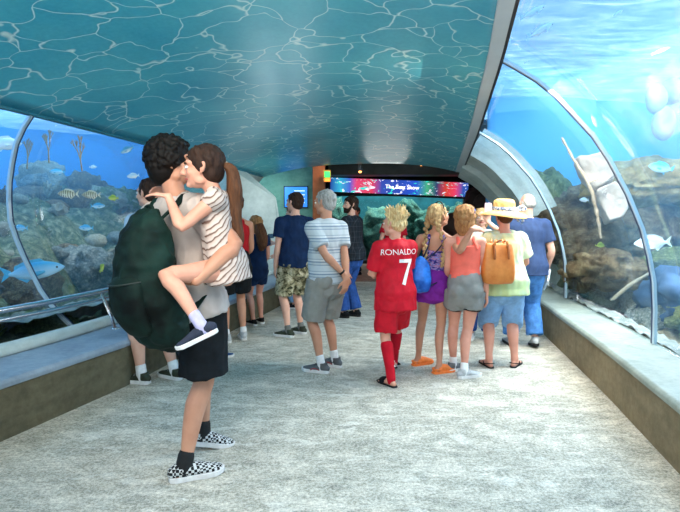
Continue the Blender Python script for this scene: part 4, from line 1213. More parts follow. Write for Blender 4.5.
girl.hair(H_dark, 'short', 5, vol=.004, n=120); girl.face(H_dark)
Hm = girl.Mh
girl.tail(H_brown, [Hm @ Vector((0, -.10, .02)), Hm @ Vector((0, -.155, -.01)), Hm @ Vector((0, -.17, -.12)), Hm @ Vector((.0, -.165, -.26)), Hm @ Vector((0, -.19, -.40)), Hm @ Vector((0, -.18, -.47))], [.022, .038, .048, .046, .032, .008])
b = MB(); b.tube([Hm @ Vector((0, -.10, .02)), Hm @ Vector((0, -.125, .01))], [.026, .026], 12); part('hair_tie', b, simple('pale_elastic', '#d9d6cc', .6), girl.root)
M_gs = cloth_mat('dark_grey_canvas', '#343a4a', .2)
for i in (0, 1): girl.sock(i, simple('lavender_sock', '#b8b4d8', .8), top=.2, ex=.005); girl.shoe(i, M_gs, M_wsole, None, 'slipon')

# ============================================================ 3 behind him: white shorts
p3 = Fig('person', 'person in white shorts and dark olive shoes standing behind the tall man', 'person', G(156, 381), 62, 1.84, girth=1.0, leg=1.15,
         feet=((-.10, .06, 12), (.12, -.10, -5)), headrot=(10, 0), hand_l={'at': (-.24, .1, -.02)})
p3.body(SK_fair); p3.shirt(C_lblue, hem=-.1, flare=.02); p3.pants(C_white, frac=.98, ex=.03, flare=.02); p3.hair(H_dark, 'short', 2); p3.face(H_dark)
for i in (0, 1): p3.sock(i, simple('white_sock', '#dfe0e0', .8), top=.16); p3.shoe(i, M_dshoe, M_wsole, M_lace)
# ============================================================ child mostly hidden behind him
p4 = Fig('person', 'child in white and blue shoes hidden behind the tall man\'s black shorts', 'person', mid(G(181, 371), G(214, 358)), 50, 1.22, head=1.15,
         feet=({'at': ('g', 181, 371), 'yaw': 5}, {'at': ('g', 222, 358), 'yaw': -100}))
p4.body(SK_fair); p4.shirt(C_lblue, hem=-.1); p4.pants(C_slate, frac=.85); p4.hair(H_brown, 'short', 3); p4.face(H_brown)
for i in (0, 1): p4.shoe(i, M_wshoe if i == 0 else M_blshoe, M_wsole, M_lace)

# ============================================================ dark red sleeveless top man
p5 = Fig('person', 'man in sleeveless dark red top and black shorts facing the left glass', 'person', mid(G(229, 340), G(243, 341)), 28, 1.78, girth=1.0, lean=(4, 2),
         feet=((-.12, -.03, 10), (.10, .02, -10)), headrot=(30, -10), hand_l={'at': (-.2, .22, .0)}, hand_r={'at': (.15, .25, .05)})
p5.body(SK_tan); p5.shirt(C_dred, hem=-.06, sleeve=None, straps=.08, top=.44, ex=.018, name='vest'); p5.pants(C_black, frac=.74, ex=.035, flare=.02)
p5.hair(H_brown, 'short', 4); p5.face(H_brown)
for i in (0, 1): p5.sock(i, simple('white_sock', '#dfe0e0', .8), top=.12); p5.shoe(i, M_wshoe, M_wsole, M_lace)
# ============================================================ girl with long brown hair
p6 = Fig('person', 'girl with long brown hair in navy top and shorts at the left ledge', 'person', mid(G(251, 327), G(264, 322)), 32, 1.50, head=1.08, lean=(3, 0),
         feet=((-.08, -.02, 12), (.09, .06, -2)), headrot=(15, -5), hand_l={'at': (-.2, .12, .05)}, hand_r={'at': (.16, .22, .0), 'pole': (1, -1, 0)})
p6.body(SK_pink); p6.shirt(C_navy, hem=-.06, sleeve=.35); p6.pants(C_navy, frac=.55, ex=.02); p6.hair(H_auburn, 'long', 6); p6.face(H_brown)
p6.tail(H_brown, [p6.Mh @ Vector((0, -.08, -.02)), p6.Mh @ Vector((0, -.12, -.14)), p6.Mh @ Vector((0, -.13, -.28)), p6.Mh @ Vector((0, -.11, -.38))], [.06, .075, .07, .03], name='loose_hair', strands=12)
for i in (0, 1): p6.shoe(i, M_bshoe, M_wsole, M_lace)
# ============================================================ navy T-shirt, camouflage shorts
p7 = Fig('person', 'man in navy T-shirt and camouflage shorts with arms at his sides', 'person', mid(G(289, 338), G(302, 333)), 22, 1.80, girth=1.02, lean=(1, 0),
         feet=((-.11, -.05, 42), (.09, .07, 35)), headrot=(38, 2))
p7.body(SK_fair); p7.shirt(C_navy, hem=-.055, sleeve=.60, ex=.022, flare=.03); p7.pants(C_camo, frac=.92, ex=.032, flare=.015); p7.hair(H_dark, 'short', 7); p7.face(H_dark)
for i in (0, 1): p7.sock(i, simple('grey_sock', '#6a6d6a', .8), top=.10); p7.shoe(i, M_dshoe, M_wsole, M_lace)
# ============================================================ dark haired person with phone behind him
p8 = Fig('person', 'dark haired person holding a phone towards the left glass behind the navy shirt', 'person', G(296, 308), 78, 1.70, lean=(4, 0),
         headrot=(0, -10), hand_l={'at': ('px', 270, 262, 8.2), 'pole': (-.3, -1, -1), 'palm': (0, -.3, 1)}, hand_r={'at': ('px', 275, 243, 8.5), 'pole': (.4, -1, -1), 'palm': (-1, 0, .2)})
p8.body(SK_fair); p8.shirt(C_white, sleeve=.5); p8.pants(C_ldenim, frac=1.9, ex=.015); p8.hair(H_black, 'long', 8); p8.face(H_black)
for i in (0, 1): p8.shoe(i, M_bshoe, M_wsole, None)
ph = empty('phone', D(271, 236, 8.45), rad(60)); tag(ph, 'dark phone held up by the person behind the navy shirt', 'phone')
b = MB(); b.box((0, 0, 0), (.15, .01, .075)); o = mk('phone_body', b.mesh(False), M_bsole, ph); b = MB(); b.box((0, -.006, 0), (.14, .002, .068)); mk('phone_screen', b.mesh(False), simple('phone_glass', '#3a5a70', .1), ph)
# ============================================================ older man, striped polo
p9 = Fig('person', 'grey haired older man in pale striped polo with hands clasped behind his back', 'person', mid(G(318, 373), G(337, 367)), 38, 1.76, girth=1.0, belly=.05, sh=.165, lean=(3, 0),
         feet=((-.10, -.03, 28), (.12, .04, 12)), headrot=(22, -2), hand_l={'at': (.03, -.21, .03), 'pole': (-1, -.4, 0), 'palm': (0, 1, .1), 'dir': (.5, -.1, -.8), 'thumb': (1, 0, 0)},
         hand_r={'at': (.06, -.22, -.03), 'pole': (1, -.4, 0), 'palm': (0, 1, 0), 'dir': (-.2, 0, -1), 'thumb': (-1, 0, 0)})
p9.body(SK_tan); p9.shirt(C_polo, hem=-.06, sleeve=.72, ex=.022, flare=.022, sex=.022, name='polo_shirt'); p9.pants(C_khaki, frac=.93, ex=.036, flare=.018); p9.hair(H_grey, 'short', 9, vol=-.003); p9.face(H_grey)
b = MB(); b.tube([p9.T(-.06, -.045, .53), p9.T(0, -.072, .54), p9.T(.06, -.045, .53), p9.T(.065, .01, .525), p9.T(0, .06, .50), p9.T(-.065, .01, .525), p9.T(-.06, -.045, .53)], [(.01, .018)] * 7, 8, up=(0, 0, 1), sub=3); part('collar', b, C_polo, p9.root)
d9 = (p9.wr[0] - p9.el[0]).normalized(); b = MB(); b.tube([p9.wr[0] - d9 * .03, p9.wr[0] - d9 * .012], [.031, .031], 14, cap=False); part('watch_strap', b, M_bsole, p9.root)
for i in (0, 1):
    p9.sock(i, simple('white_sock', '#dfe0e0', .8), top=.17); sh_ = p9.shoe(i, M_gshoe, M_wsole, M_blace); M = p9.Mf[i]
    for sx in (-1, 1):
        b = MB(); b.tube([M @ Vector((sx * .047, .0, .035)), M @ Vector((sx * .052, .05, .05)), M @ Vector((sx * .05, .09, .03))], [.005] * 3, 6, sub=2); part('red_stripe', b, simple('red_trim', '#a03a40', .6), sh_)
# ============================================================ bearded man
p10 = Fig('person', 'bearded dark haired man in dark plaid shirt and blue jeans', 'person', G(352, 317), 62, 1.80, girth=1.16, belly=.03,
          feet=((-.10, .08, 10), (.08, -.02, -5)), headrot=(50, 0), hand_l={'at': (-.2, .2, .1)}, hand_r={'at': (.2, .28, .22), 'pole': (.6, -1, -.6)})
p10.body(SK_fair); p10.shirt(C_plaid, hem=-.09, sleeve=1.2, ex=.026, flare=.02); p10.pants(C_denim, frac=1.93, ex=.02, flare=.02, name='jeans'); p10.hair(H_dark, 'short', 10, vol=.003); p10.face(H_dark)
b = MB(); q_ = p10.hs; R3_ = p10.Mh.to_3x3().normalized()
b.ell(p10.Mh @ Vector((0, .046, -.078)), (.06 * q_, .052 * q_, .046 * q_), R3_); b.tube([p10.Mh @ Vector((-.066, .012, -.03)), p10.Mh @ Vector((-.052, .045, -.078)), p10.Mh @ Vector((0, .078, -.1)), p10.Mh @ Vector((.052, .045, -.078)), p10.Mh @ Vector((.066, .012, -.03))], [.016, .024, .024, .024, .016], 8, sub=3)
b.tube([p10.Mh @ Vector((-.03, .084, -.052)), p10.Mh @ Vector((0, .098, -.048)), p10.Mh @ Vector((.03, .084, -.052))], [.007] * 3, 6, sub=2); part('beard', b, H_dark, p10.root, .006)
for i in (0, 1): p10.shoe(i, M_bshoe, M_bsole, None)
# ============================================================ ruddy man far off
p11 = Fig('person', 'distant ruddy faced man in dark clothes standing past the portal', 'person', G(357, 275), 115, 1.74, vox=.014, headrot=(20, 0), hand_r={'at': (.2, .2, .2)})
p11.body(SK_red); p11.shirt(C_black, sleeve=.6); p11.pants(C_black, frac=1.95, ex=.02); p11.hair(H_dark, 'short', 11)
for i in (0, 1): p11.shoe(i, M_bshoe, M_bsole, None)
# ============================================================ red shirt figure behind the boy
p12 = Fig('person', 'person in bright red T-shirt half hidden behind the blond boy', 'person', G(394, 300), 15, 1.68, vox=.012, headoff=(.03, .1, -.1), headrot=(-20, -35), lean=(16, 4), hand_l={'at': (-.2, .2, .15)})
p12.body(SK_kid); p12.shirt(C_red, sleeve=.55); p12.pants(C_black, frac=.9); p12.hair(H_brown, 'short', 12)
for i in (0, 1): p12.shoe(i, M_bshoe, M_wsole, None)
# ============================================================ blond boy in football kit
p13 = Fig('person', 'blond boy in red football kit with white number 7 on his back', 'person', mid(G(392, 388), G(394, 372)), 27, 1.54, head=1.12, sh=.165, lean=(2, 0), twist=-8,
          feet=({'at': ('g', 391, 386), 'yaw': 8}, {'at': ('g', 394, 370, .02), 'yaw': -25, 'pitch': -12}), pelvis=(.0, -.02, 0), headrot=(30, 2),
          hand_l={'at': (-.02, .24, .24), 'pole': (-1, -.6, -.8), 'palm': (0, -1, 0)}, hand_r={'at': (.0, .25, .20), 'pole': (1, -.5, -.6), 'palm': (0, -1, 0)})
p13.body(SK_kid); s13 = p13.shirt(C_red, hem=-.17, sleeve=.80, ex=.034, flare=.03, sex=.034, name='football_shirt', amp=.008); p13.pants(C_red, frac=.86, ex=.036, flare=.02, amp=.008)
p13.hair(H_blond, 'spiky', 13, vol=-.002, n=190); p13.face(H_blond)
M_print = simple('white_print', '#ece6e4', .7, var=.03)
bk = p13.Rs @ Vector((0, 1, 0))
Mt = Matrix.Translation(p13.T(-.005, -.4, .425)) @ (p13.Rs.to_4x4()) @ Matrix.Rotation(PI / 2, 4, 'X')
mk('name_print', drape(text_mesh('RONALDO', .072, 0), s13.data, Mt, bk), M_print, p13.root)
Mt = Matrix.Translation(p13.T(.03, -.4, .21)) @ (p13.Rs.to_4x4()) @ Matrix.Rotation(PI / 2, 4, 'X')
mk('number_print', drape(text_mesh('7', .33, 0), s13.data, Mt, bk), M_print, p13.root)
C_rsock = cloth_mat('red_football_sock', '#c0182a', .15)
for i in (0, 1):
    sk = p13.sock(i, C_rsock, top=.80, ex=.011)
    ax = p13.ank[i].lerp(p13.knee[i], .45); M = p13.Mf[i]; bkv = (M.to_3x3() @ Vector((.6, -1, 0))).normalized()
    for k in range(3):
        c = p13.ank[i].lerp(p13.knee[i], .3 + k * .13) + bkv * .052 * p13.s; b = MB(); b.box(c, (.026, .012, .010), Matrix.Rotation(.5, 3, 'Y')); part('sock_stripe', b, M_print, sk, smooth=False)
    p13.shoe(i, M_bshoe, M_bsole, None, 'slide')
# ============================================================ girl with braids
p14 = Fig('person', 'girl with braids and purple shorts hugging the girl in the coral top', 'person', mid(G(422, 366), G(443, 373)), -14, 1.62, head=1.04, lean=(-1, 3), twist=-4, hipw=1.0, sh=.16, girth=.92, fitted=1, leg=.96,
          feet=({'at': ('g', 418, 365), 'yaw': -45}, {'at': ('g', 439, 373), 'yaw': -50}), headrot=(-48, 14), headoff=(.01, .01, 0),
          hand_r={'at': ('px', 472, 229, 4.50), 'pole': (0, -.5, -.6), 'palm': (.2, .8, -.6), 'dir': (.85, .45, 0), 'thumb': (0, 0, 1)}, hand_l={'at': (-.2, .2, .05)})
p14.body(SK_tan); p14.shirt(C_wavy, hem=-.01, top=.36, straps=.07, ex=.008, name='tank_top', amp=.002); p14.pants(C_purple, frac=.32, ex=.028, waist=.09, flare=.02)
p14.hair(H_dblond, 'short', 14, vol=.0); p14.face(H_dblond)
for sx in (-1, 1):
    p = [p14.Mh @ Vector((sx * .06, -.07, .0)), p14.Mh @ Vector((sx * .085, -.10, -.08)), p14.T(sx * .10, -.12, .42), p14.T(sx * .09, -.125, .30), p14.T(sx * .085, -.115, .20)]
    p14.braid(H_dblond, p, .024)
b = MB(); b.tube([p14.Mh @ Vector((-.085, 0, .02)), p14.Mh @ Vector((-.07, .02, .1)), p14.Mh @ Vector((0, .03, .135)), p14.Mh @ Vector((.07, .02, .1)), p14.Mh @ Vector((.085, 0, .02))], [.006] * 5, 6, sub=4); part('hair_band', b, M_bsole, p14.root)
for i in (0, 1): p14.shoe(i, M_osole, M_osole, None, 'clog', name='clog')
bag = empty('drawstring_bag', p14.loc, p14.rz); tag(bag, 'bright blue drawstring backpack hanging from the braided girl', 'backpack')
q = NT('bright_blue_nylon', '#1f6fd6', .5, .35); vv = q.coord(); q.base(q.ramp(q.noise(vv, 12, 4), [(.35, '#1257b8'), (.65, '#2f86ec')])); M_bag = q.m
b = MB(); c0 = p14.T(-.13, -.16, .10)
b.tube([c0 + Vector((0, 0, .15)), c0 + Vector((0, -.01, .08)), c0 + Vector((0, -.02, -.04)), c0 + Vector((0, -.005, -.13))], [(.05, .03), (.095, .055), (.11, .07), (.09, .045)], 16, up=(0, 1, 0), sub=3)
me = remesh(b.mesh(), .008, 3)
displace(me, lambda c: .009 * noise.noise(Vector((c.x * 22, c.y * 22, c.z * 9))))
mk('bag_body', me, M_bag, bag)
b = MB(); b.tube([c0 + Vector((.02, -.01, .15)), p14.T(-.06, -.12, .42), p14.T(-.085, -.02, .50), p14.T(-.11, .09, .40), p14.T(-.16, .05, .2), c0 + Vector((-.08, .02, -.1))], [.006] * 6, 6, sub=4); part('cord', b, simple('dark_cord', '#1c2440', .7), bag)
b = MB(); b.tube([c0 + Vector((.05, -.01, .15)), p14.T(.02, -.12, .35), p14.T(.09, -.09, .46), p14.T(.10, .0, .50), p14.T(.115, .09, .38), p14.T(.15, -.02, .12), c0 + Vector((.09, -.02, -.1))], [.006] * 7, 6, sub=4); part('cord', b, simple('dark_cord2', '#1c2440', .7), bag)
# ============================================================ girl in coral top
p15 = Fig('person', 'girl in coral tank top and grey shorts with sunglasses on her head', 'person', mid(G(457, 372), G(470, 378)), -6, 1.60, head=1.04, lean=(1, -1), sh=.165, girth=1.0, fitted=1, leg=1.03,
          feet=({'at': ('g', 453, 371), 'yaw': -48}, {'at': ('g', 464, 378), 'yaw': -62}), headrot=(-14, 4),
          hand_r={'at': (.22, .02, -.10)}, hand_l={'at': (-.14, .22, .0), 'pole': (-.3, -1, -.5)})
p15.body(SK_pink); p15.shirt(C_coral, hem=.035, top=.435, straps=.078, ex=.012, name='tank_top', amp=.003); p15.pants(C_grey, frac=.44, ex=.026, waist=.085, flare=.016)
b = MB()
for i in (0, 1):
    H_, K = p15.hip[i], p15.knee[i]; b.tube([H_.lerp(K, .34), H_.lerp(K, .475)], [.098 * p15.s, .106 * p15.s], 20, cap=False)
part('shorts_trim', b, C_black, p15.root)
p15.hair(H_auburn, 'long', 15, vol=.006, n=150); p15.face(H_brown)
b = MB(); b.ell(p15.Mh @ Vector((0, -.10, -.03)), (.045, .035, .05)); b.ell(p15.Mh @ Vector((.01, -.11, .01)), (.04, .03, .035)); part('hair_bun', b, H_auburn, p15.root)
b = MB()
for sx in (-1, 1): b.ell(p15.Mh @ Vector((sx * .035, .083, .085)), (.03, .008, .022), (p15.Mh.to_3x3().normalized() @ Matrix.Rotation(-.7, 3, 'X')))
b.tube([p15.Mh @ Vector((.065, .075, .09)), p15.Mh @ Vector((.088, .02, .075)), p15.Mh @ Vector((.088, -.03, .04))], [.006] * 3, 6, sub=2); b.tube([p15.Mh @ Vector((-.065, .075, .09)), p15.Mh @ Vector((-.088, .02, .075)), p15.Mh @ Vector((-.088, -.03, .04))], [.006] * 3, 6, sub=2)
sg = part('sunglasses', b, simple('blue_plastic', '#2c78e0', .2), None); sg.location = p15.loc; sg.rotation_euler = (0, 0, p15.rz); tag(sg, 'blue sunglasses pushed up on the head of the coral top girl', 'sunglasses')
for i in (0, 1): p15.sock(i, simple('white_sock', '#dfe0e0', .8), top=.13); p15.shoe(i, M_wshoe if i else cloth_mat('black_white_shoe', '#6e7174', .5, .8, 30), M_wsole, M_lace)
# ============================================================ woman facing us in white
p16 = Fig('person', 'woman in white shirt facing the camera between the coral girl and the straw hat', 'person', (1.70, 6.15, 0), 165, 1.60, headrot=(0, 0), hand_l={'at': ('px', 488, 222, 5.9), 'pole': (-1, -.3, -1), 'palm': (.3, -1, 0), 'dir': (0, .1, 1)}, hand_r={'at': (.12, .26, .15)})
p16.body(SK_fair); p16.shirt(C_white, sleeve=.5); p16.pants(C_denim, frac=1.9, ex=.018, name='jeans'); p16.hair(H_dblond, 'long', 16); p16.face(H_dblond)
for i in (0, 1): p16.shoe(i, M_wshoe, M_wsole, None)
ph = empty('phone', D(488, 209, 5.85), rad(0)); tag(ph, 'pale pink phone held up beside the straw hat', 'phone')
b = MB(); b.box((0, 0, 0), (.075, .01, .14)); mk('phone_case', b.mesh(False), simple('pink_case', '#e8b8c8', .4), ph); b = MB(); b.box((0, -.006, 0), (.066, .002, .128)); mk('phone_screen', b.mesh(False), simple('white_screen', '#dfe6ee', .2), ph)
# ============================================================ woman with straw hat
p17 = Fig('person', 'woman in wide straw hat, pale tie-dyed blouse and light blue cropped jeans', 'person', mid(G(490, 366), G(513, 367)), 4, 1.62, girth=1.18, sh=.165, hipw=1.04, lean=(3, 0), leg=1.05,
          feet=((-.14, .0, 4), (.14, -.01, -38)), headrot=(5, -5), hand_l={'at': (-.20, .26, .30), 'pole': (-1, -.5, -.8), 'palm': (.5, 0, 1)}, hand_r={'at': (.12, .26, .16), 'pole': (1, -.6, -.8)})
p17.body(SK_pink, bare_feet=True); p17.shirt(C_blouse, hem=-.13, sleeve=.72, ex=.03, flare=.045, sex=.035, neck=.50, name='blouse', amp=.008); p17.pants(C_ldenim, frac=1.12, ex=.030, flare=.012, name='cropped_jeans')
p17.hair(H_brown, 'short', 17); p17.face(H_brown)
for i in (0, 1): p17.shoe(i, M_bshoe, M_bsole, None, 'sandal', name='flip_flop')
hat = empty('straw_hat', p17.loc, p17.rz); tag(hat, 'wide brimmed straw hat with blue patterned ribbon on the woman\'s head', 'hat')
Mh = p17.Mh @ Matrix.Translation((-.01, -.02, .04)) @ Matrix.Rotation(.16, 4, 'X') @ Matrix.Scale(1.16, 4)
q = NT('woven_straw', '#e0b46a', .8, .2); vv = q.coord(); wv = q.n('ShaderNodeTexWave', wave_type='RINGS', rings_direction='Z'); wv.inputs['Scale'].default_value = 42; q.l(vv, wv.inputs['Vector'])
q.base(q.mix(.4, q.ramp(q.noise(vv, 60, 3), [(.3, '#c9944c'), (.7, '#f0cd88')]), q.ramp(wv.outputs['Fac'], [(0, '#b98443'), (1, '#f4d593')]))); M_straw = q.m
def lathe(prof, n=40, M=None, wob=0):
    vs = []; 
    for r, z in prof:
        for k in range(n):
            a = 2 * PI * k / n; w_ = wob * (r / .2) ** 3 * math.sin(2 * a + .6); p = Vector((r * math.cos(a), r * math.sin(a) * 1.08, z + w_)); vs.append(M @ p if M else p)
    fs = []
    for i in range(len(prof) - 1):
        for k in range(n): fs.append((i * n + k, i * n + (k + 1) % n, (i + 1) * n + (k + 1) % n, (i + 1) * n + k))
    fs.append(tuple(range(n))[::-1]); L = (len(prof) - 1) * n; fs.append(tuple(L + k for k in range(n))); return from_py(vs, fs)
mk('brim', lathe([(.088, .008), (.13, .0), (.175, -.018), (.20, -.034), (.204, -.034), (.204, -.029), (.18, -.010), (.13, .009), (.09, .016)], 44, Mh, .012), M_straw, hat)
mk('crown', lathe([(.094, .0), (.096, .05), (.092, .085), (.082, .105), (.06, .116), (.02, .112)], 36, Mh), M_straw, hat)
M_rib = NT('blue_white_ribbon', rough=.8); vv = M_rib.coord(); M_rib.base(M_rib.ramp(M_rib.noise(vv, 45, 2), [(.4, '#4d6a96'), (.5, '#b6c4d8'), (.6, '#e8e8ea')])); M_rib = M_rib.m
mk('ribbon', lathe([(.096, .008), (.099, .01), (.100, .045), (.097, .048)], 36, Mh), M_rib, hat)
b = MB(); k0 = Mh @ Vector((.075, -.085, .03))
b.tube([k0, k0 + Vector((.05, -.01, .03)), k0 + Vector((.09, -.01, .0)), k0 + Vector((.03, -.01, -.01))], [(.012, .02)] * 4, 8, sub=3); b.tube([k0, k0 + Vector((.03, -.01, -.05)), k0 + Vector((.06, -.02, -.10)), k0 + Vector((.05, -.02, -.14))], [(.016, .006)] * 4, 8, sub=3); b.tube([k0, k0 + Vector((.0, -.02, -.06)), k0 + Vector((.01, -.03, -.12))], [(.018, .006)] * 3, 8, sub=3); b.ell(k0, (.02, .016, .018)); part('bow', b, M_rib, hat, .006)
# tote
tt = empty('tote_bag', p17.loc, p17.rz); tag(tt, 'tan orange leather tote bag on the shoulder of the hat woman', 'bag')
q = NT('tan_leather', '#d27c34', .45, .4); vv = q.coord(); q.base(q.ramp(q.noise(vv, 7, 4), [(.3, '#bb6626'), (.7, '#e2924a')])); M_leather = q.m
T0 = p17.tgt(('px', 498, 262, 4.70)); b = MB(); rows = []
for z, hx, hy in ((-.205, .135, .05), (-.20, .155, .075), (-.05, .16, .075), (.08, .145, .05), (.165, .13, .03), (.17, .125, .02)):
    r = []
    for k in range(24):
        a = 2 * PI * k / 24; c_, s_ = math.cos(a), math.sin(a); f = .35
        r.append(T0 + RZ(.1) @ Vector((math.copysign(abs(c_) ** f, c_) * hx, math.copysign(abs(s_) ** .7, s_) * hy, z + .012 * c_ * c_)))
    rows.append(r)
a_, c_ = loft_solid(rows); o = mk('bag_body', from_py(a_, c_), M_leather, tt); sm = o.modifiers.new('s', 'SUBSURF'); sm.levels = 1; sm.render_levels = 1
for sy in (-1, 1):
    b = MB(); b.tube([T0 + Vector((-.06, sy * .042, .13)), T0 + Vector((-.045, sy * .05, .2)), p17.T(-.115, -.115 if sy < 0 else .09, .44), p17.T(-.135, -.015 + sy * .012, .525), p17.T(-.10, -.12 if sy < 0 else .08, .42), T0 + Vector((.055, sy * .05, .2)), T0 + Vector((.07, sy * .042, .13))], [(.013, .006)] * 7, 8, sub=4); part('handle', b, M_leather, tt)
for sx in (-.06, .07):
    b = MB(); b.tube([T0 + Vector((sx, -.045, .16)), T0 + Vector((sx, -.066, .11)), T0 + Vector((sx, -.078, .04))], [.014, .013, .012], 8); part('strap_tab', b, simple('dark_tan', '#9a5520', .5), tt)
# ============================================================ bald man at the right
p18 = Fig('person', 'bald man in slate blue T-shirt and jeans walking beside the right ledge', 'person', mid(G(514, 345), G(534, 349)), -4, 1.76, girth=1.14, lean=(2, 0),
          feet=((-.13, .1, 2), (.12, -.02, -6, .02, -12)), headrot=(10, -6), hand_r={'at': (.27, .12, -.02), 'curl': 45}, sh=.185)
p18.body(SK_fair); p18.shirt(C_slate, hem=-.09, sleeve=.65, ex=.028, flare=.035); p18.pants(C_mdenim, frac=1.9, ex=.024, flare=.02, name='jeans'); p18.hair(H_grey, 'fringe', 18); p18.face(H_grey)
for i in (0, 1): p18.shoe(i, M_wshoe, M_bsole, M_lace)
pp = p18.M @ (p18.wr[1] + Vector((.02, .05, -.14))); o = mk('folded_paper', (lambda b: (b.box((0, 0, 0), (.02, .16, .22)), b.mesh(False))[1])(MB()), simple('white_paper', '#dfe6ea', .6)); o.location = pp; o.rotation_euler = (.9, .2, -.3)
tag(o, 'folded white leaflet in the right hand of the bald man', 'paper')
# ------------------------------------------------------------ handrail on the left ledge
rail = empty('handrail', (0, 0, 0)); tag(rail, 'double tube steel handrail along the left ledge before the glass', 'railing')
def railpt(t, dx, h): x, y = sec(LG, t); return Vector((x + dx, secx(x + dx, t), h))
rt = [-1.2 + .45 * i for i in range(22)]
b = MB(); b.tube([railpt(t, .13, .775) for t in rt], [.024] * len(rt), 12, up=(0, 0, 1)); mk('rail_tube', b.mesh(), M_chrome, rail)
b = MB(); b.tube([railpt(t, .145, .705) for t in rt], [.017] * len(rt), 10, up=(0, 0, 1)); mk('rail_tube', b.mesh(), M_chrome, rail)
for t in (.2, 2.3, 4.42, 6.5, 8.3):
    b = MB(); b.tube([railpt(t, .27, .41), railpt(t, .22, .55), railpt(t, .13, .765)], [(.011, .03)] * 3, 10, up=(0, 1, 0)); o = mk('post', b.mesh(), M_chrome, rail)
    b = MB(); b.tube([railpt(t, .27, .412), railpt(t, .27, .424)], [.045, .045], 14, up=(0, 1, 0), cap=False); mk('foot_plate', b.mesh(), M_chrome, o)
# pale gravel inside the left glass and right glass
M_gravel = m_reef('pale_gravel', '#8c9a96', '#b9c4be', '#d6ddd6', '#ffffff')
def gravel(edge, sgn, h0, w):
    vs = []; ny, nx = 160, 10
    for j in range(ny + 1):
        y = .5 + 9 * j / ny
        for i in range(nx + 1):
            d = w * i / nx; x = edge(y) + sgn * (.045 + d)
            vs.append(Vector((x, y, h0 * (1 - (i / nx) ** 3 * .5) + .05 * noise.noise(Vector((x * 6, y * 6, 1))) + .03 * noise.noise(Vector((x * 15, y * 15, 1))))))
    fs = [(j * (nx + 1) + i, j * (nx + 1) + i + 1, (j + 1) * (nx + 1) + i + 1, (j + 1) * (nx + 1) + i) for j in range(ny) for i in range(nx)]
    return from_py(vs, fs)
tag(mk('gravel_strip', gravel(LG, -1, .62, .8), M_gravel), 'pale gravel bank at the foot of the left glass', 'gravel', kind='stuff')
tag(mk('gravel_strip', gravel(RG, 1, .44, .4), M_gravel), 'pale gravel bank at the foot of the right glass', 'gravel', kind='stuff')

# ------------------------------------------------------------ fish
def fish_mat(name, top, belly, stripe=None, n=0):
    q = NT(name, rough=.35, spec=.5); v = q.coord(); sp = q.n('ShaderNodeSeparateXYZ'); q.l(v, sp.inputs[0])
    k = q.ramp(q.math('MULTIPLY_ADD', sp.outputs[2], 2.6, .5), [(.2, belly), (.8, top)])
    if stripe:
        f = q.math('FRACT', q.math('MULTIPLY', q.math('ADD', sp.outputs[0], 2), n)); k = q.mix(q.math('MULTIPLY', q.ramp(f, [(.45, (0, 0, 0, 1)), (.55, (1, 1, 1, 1))]), .75), k, stripe)
    q.base(k); return q.m
def fish(u, v, Y, L, yaw, kind, label, group=None, pitch=0, bank=0):
    """unit fish faces +X; yaw in degrees about Z"""
    p = D(u, v, Y); e = empty(kind[0], p); e.rotation_euler = (rad(bank), rad(pitch), rad(yaw)); e.scale = (L, L, L); tag(e, label, 'fish', group)
    _, hgt, th, mb, mf, fork = kind
    b = MB(); prof = [(.5, .05), (.46, .28), (.36, .62), (.2, .92), (.05, 1), (-.12, .86), (-.26, .55), (-.35, .26), (-.4, .2)]
    b.tube([(x, 0, .02 * math.sin(x * 4)) for x, _ in prof], [(max(.02, th * w), hgt * w) for _, w in prof], 14, up=(0, 0, 1), sub=2); mk('body', b.mesh(), mb, e)
    def fin(name, pts, t=.006):
        n = len(pts); vs = [Vector((x, -t, z)) for x, z in pts] + [Vector((x, t, z)) for x, z in pts]
        fs = [tuple(range(n)), tuple(range(n, 2 * n))[::-1]] + [(i, (i + 1) % n, (i + 1) % n + n, i + n) for i in range(n)]; return mk(name, from_py(vs, fs, False), mf, e)
    fin('tail_fin', [(-.37, .03), (-.55, hgt * (.9 if fork else .65)), (-.48 if fork else -.56, 0), (-.55, -hgt * (.9 if fork else .65)), (-.37, -.03)])
    fin('dorsal_fin', [(.22, hgt * .85), (.12, hgt * 1.35), (-.1, hgt * 1.25), (-.3, hgt * .75), (-.32, hgt * .3), (0, hgt * .8)])
    fin('anal_fin', [(-.05, -hgt * .8), (-.14, -hgt * 1.25), (-.3, -hgt * .6), (-.3, -hgt * .3)])
    for s_ in (-1, 1):
        b = MB(); b.ell((.39, s_ * th * .42, hgt * .18), (.02, .012, .02)); mk('eye', b.mesh(), M_bsole, e)
        b = MB(); b.tube([(.2, s_ * th * .85, -.02), (.06, s_ * (th + .03), -.05)], [(.02, .006), (.045, .005)], 8); mk('pectoral_fin', b.mesh(), mf, e)
    return e
pale = fish_mat('pale_banded_fish', '#b9b490', '#f4f2e4', '#4c4c38', 9); palef = simple('pale_fin', '#d8d6c0', .5)
blue = fish_mat('silver_blue_fish', '#3fa8d8', '#cfeefa'); bluef = simple('blue_fin', '#58b4d8', .5)
yel = fish_mat('yellow_green_fish', '#8fae3a', '#dce27a'); yelf = simple('yellow_fin', '#c2cc58', .5)
wh = fish_mat('white_blue_fish', '#b8dcec', '#ffffff'); whf = simple('white_fin', '#d6ecf4', .5)
K_band = ('banded_fish', .20, .08, pale, palef, True); K_jack = ('jack_fish', .15, .07, blue, bluef, True); K_yel = ('yellow_fish', .26, .07, yel, yelf, False)
K_blue = ('blue_fish', .19, .07, blue, bluef, True); K_wh = ('white_fish', .20, .08, wh, whf, True)
fish(68, 194, 5.3, .21, 180, K_band, 'banded pale fish, left one of the pair level side by side above the reef slope')
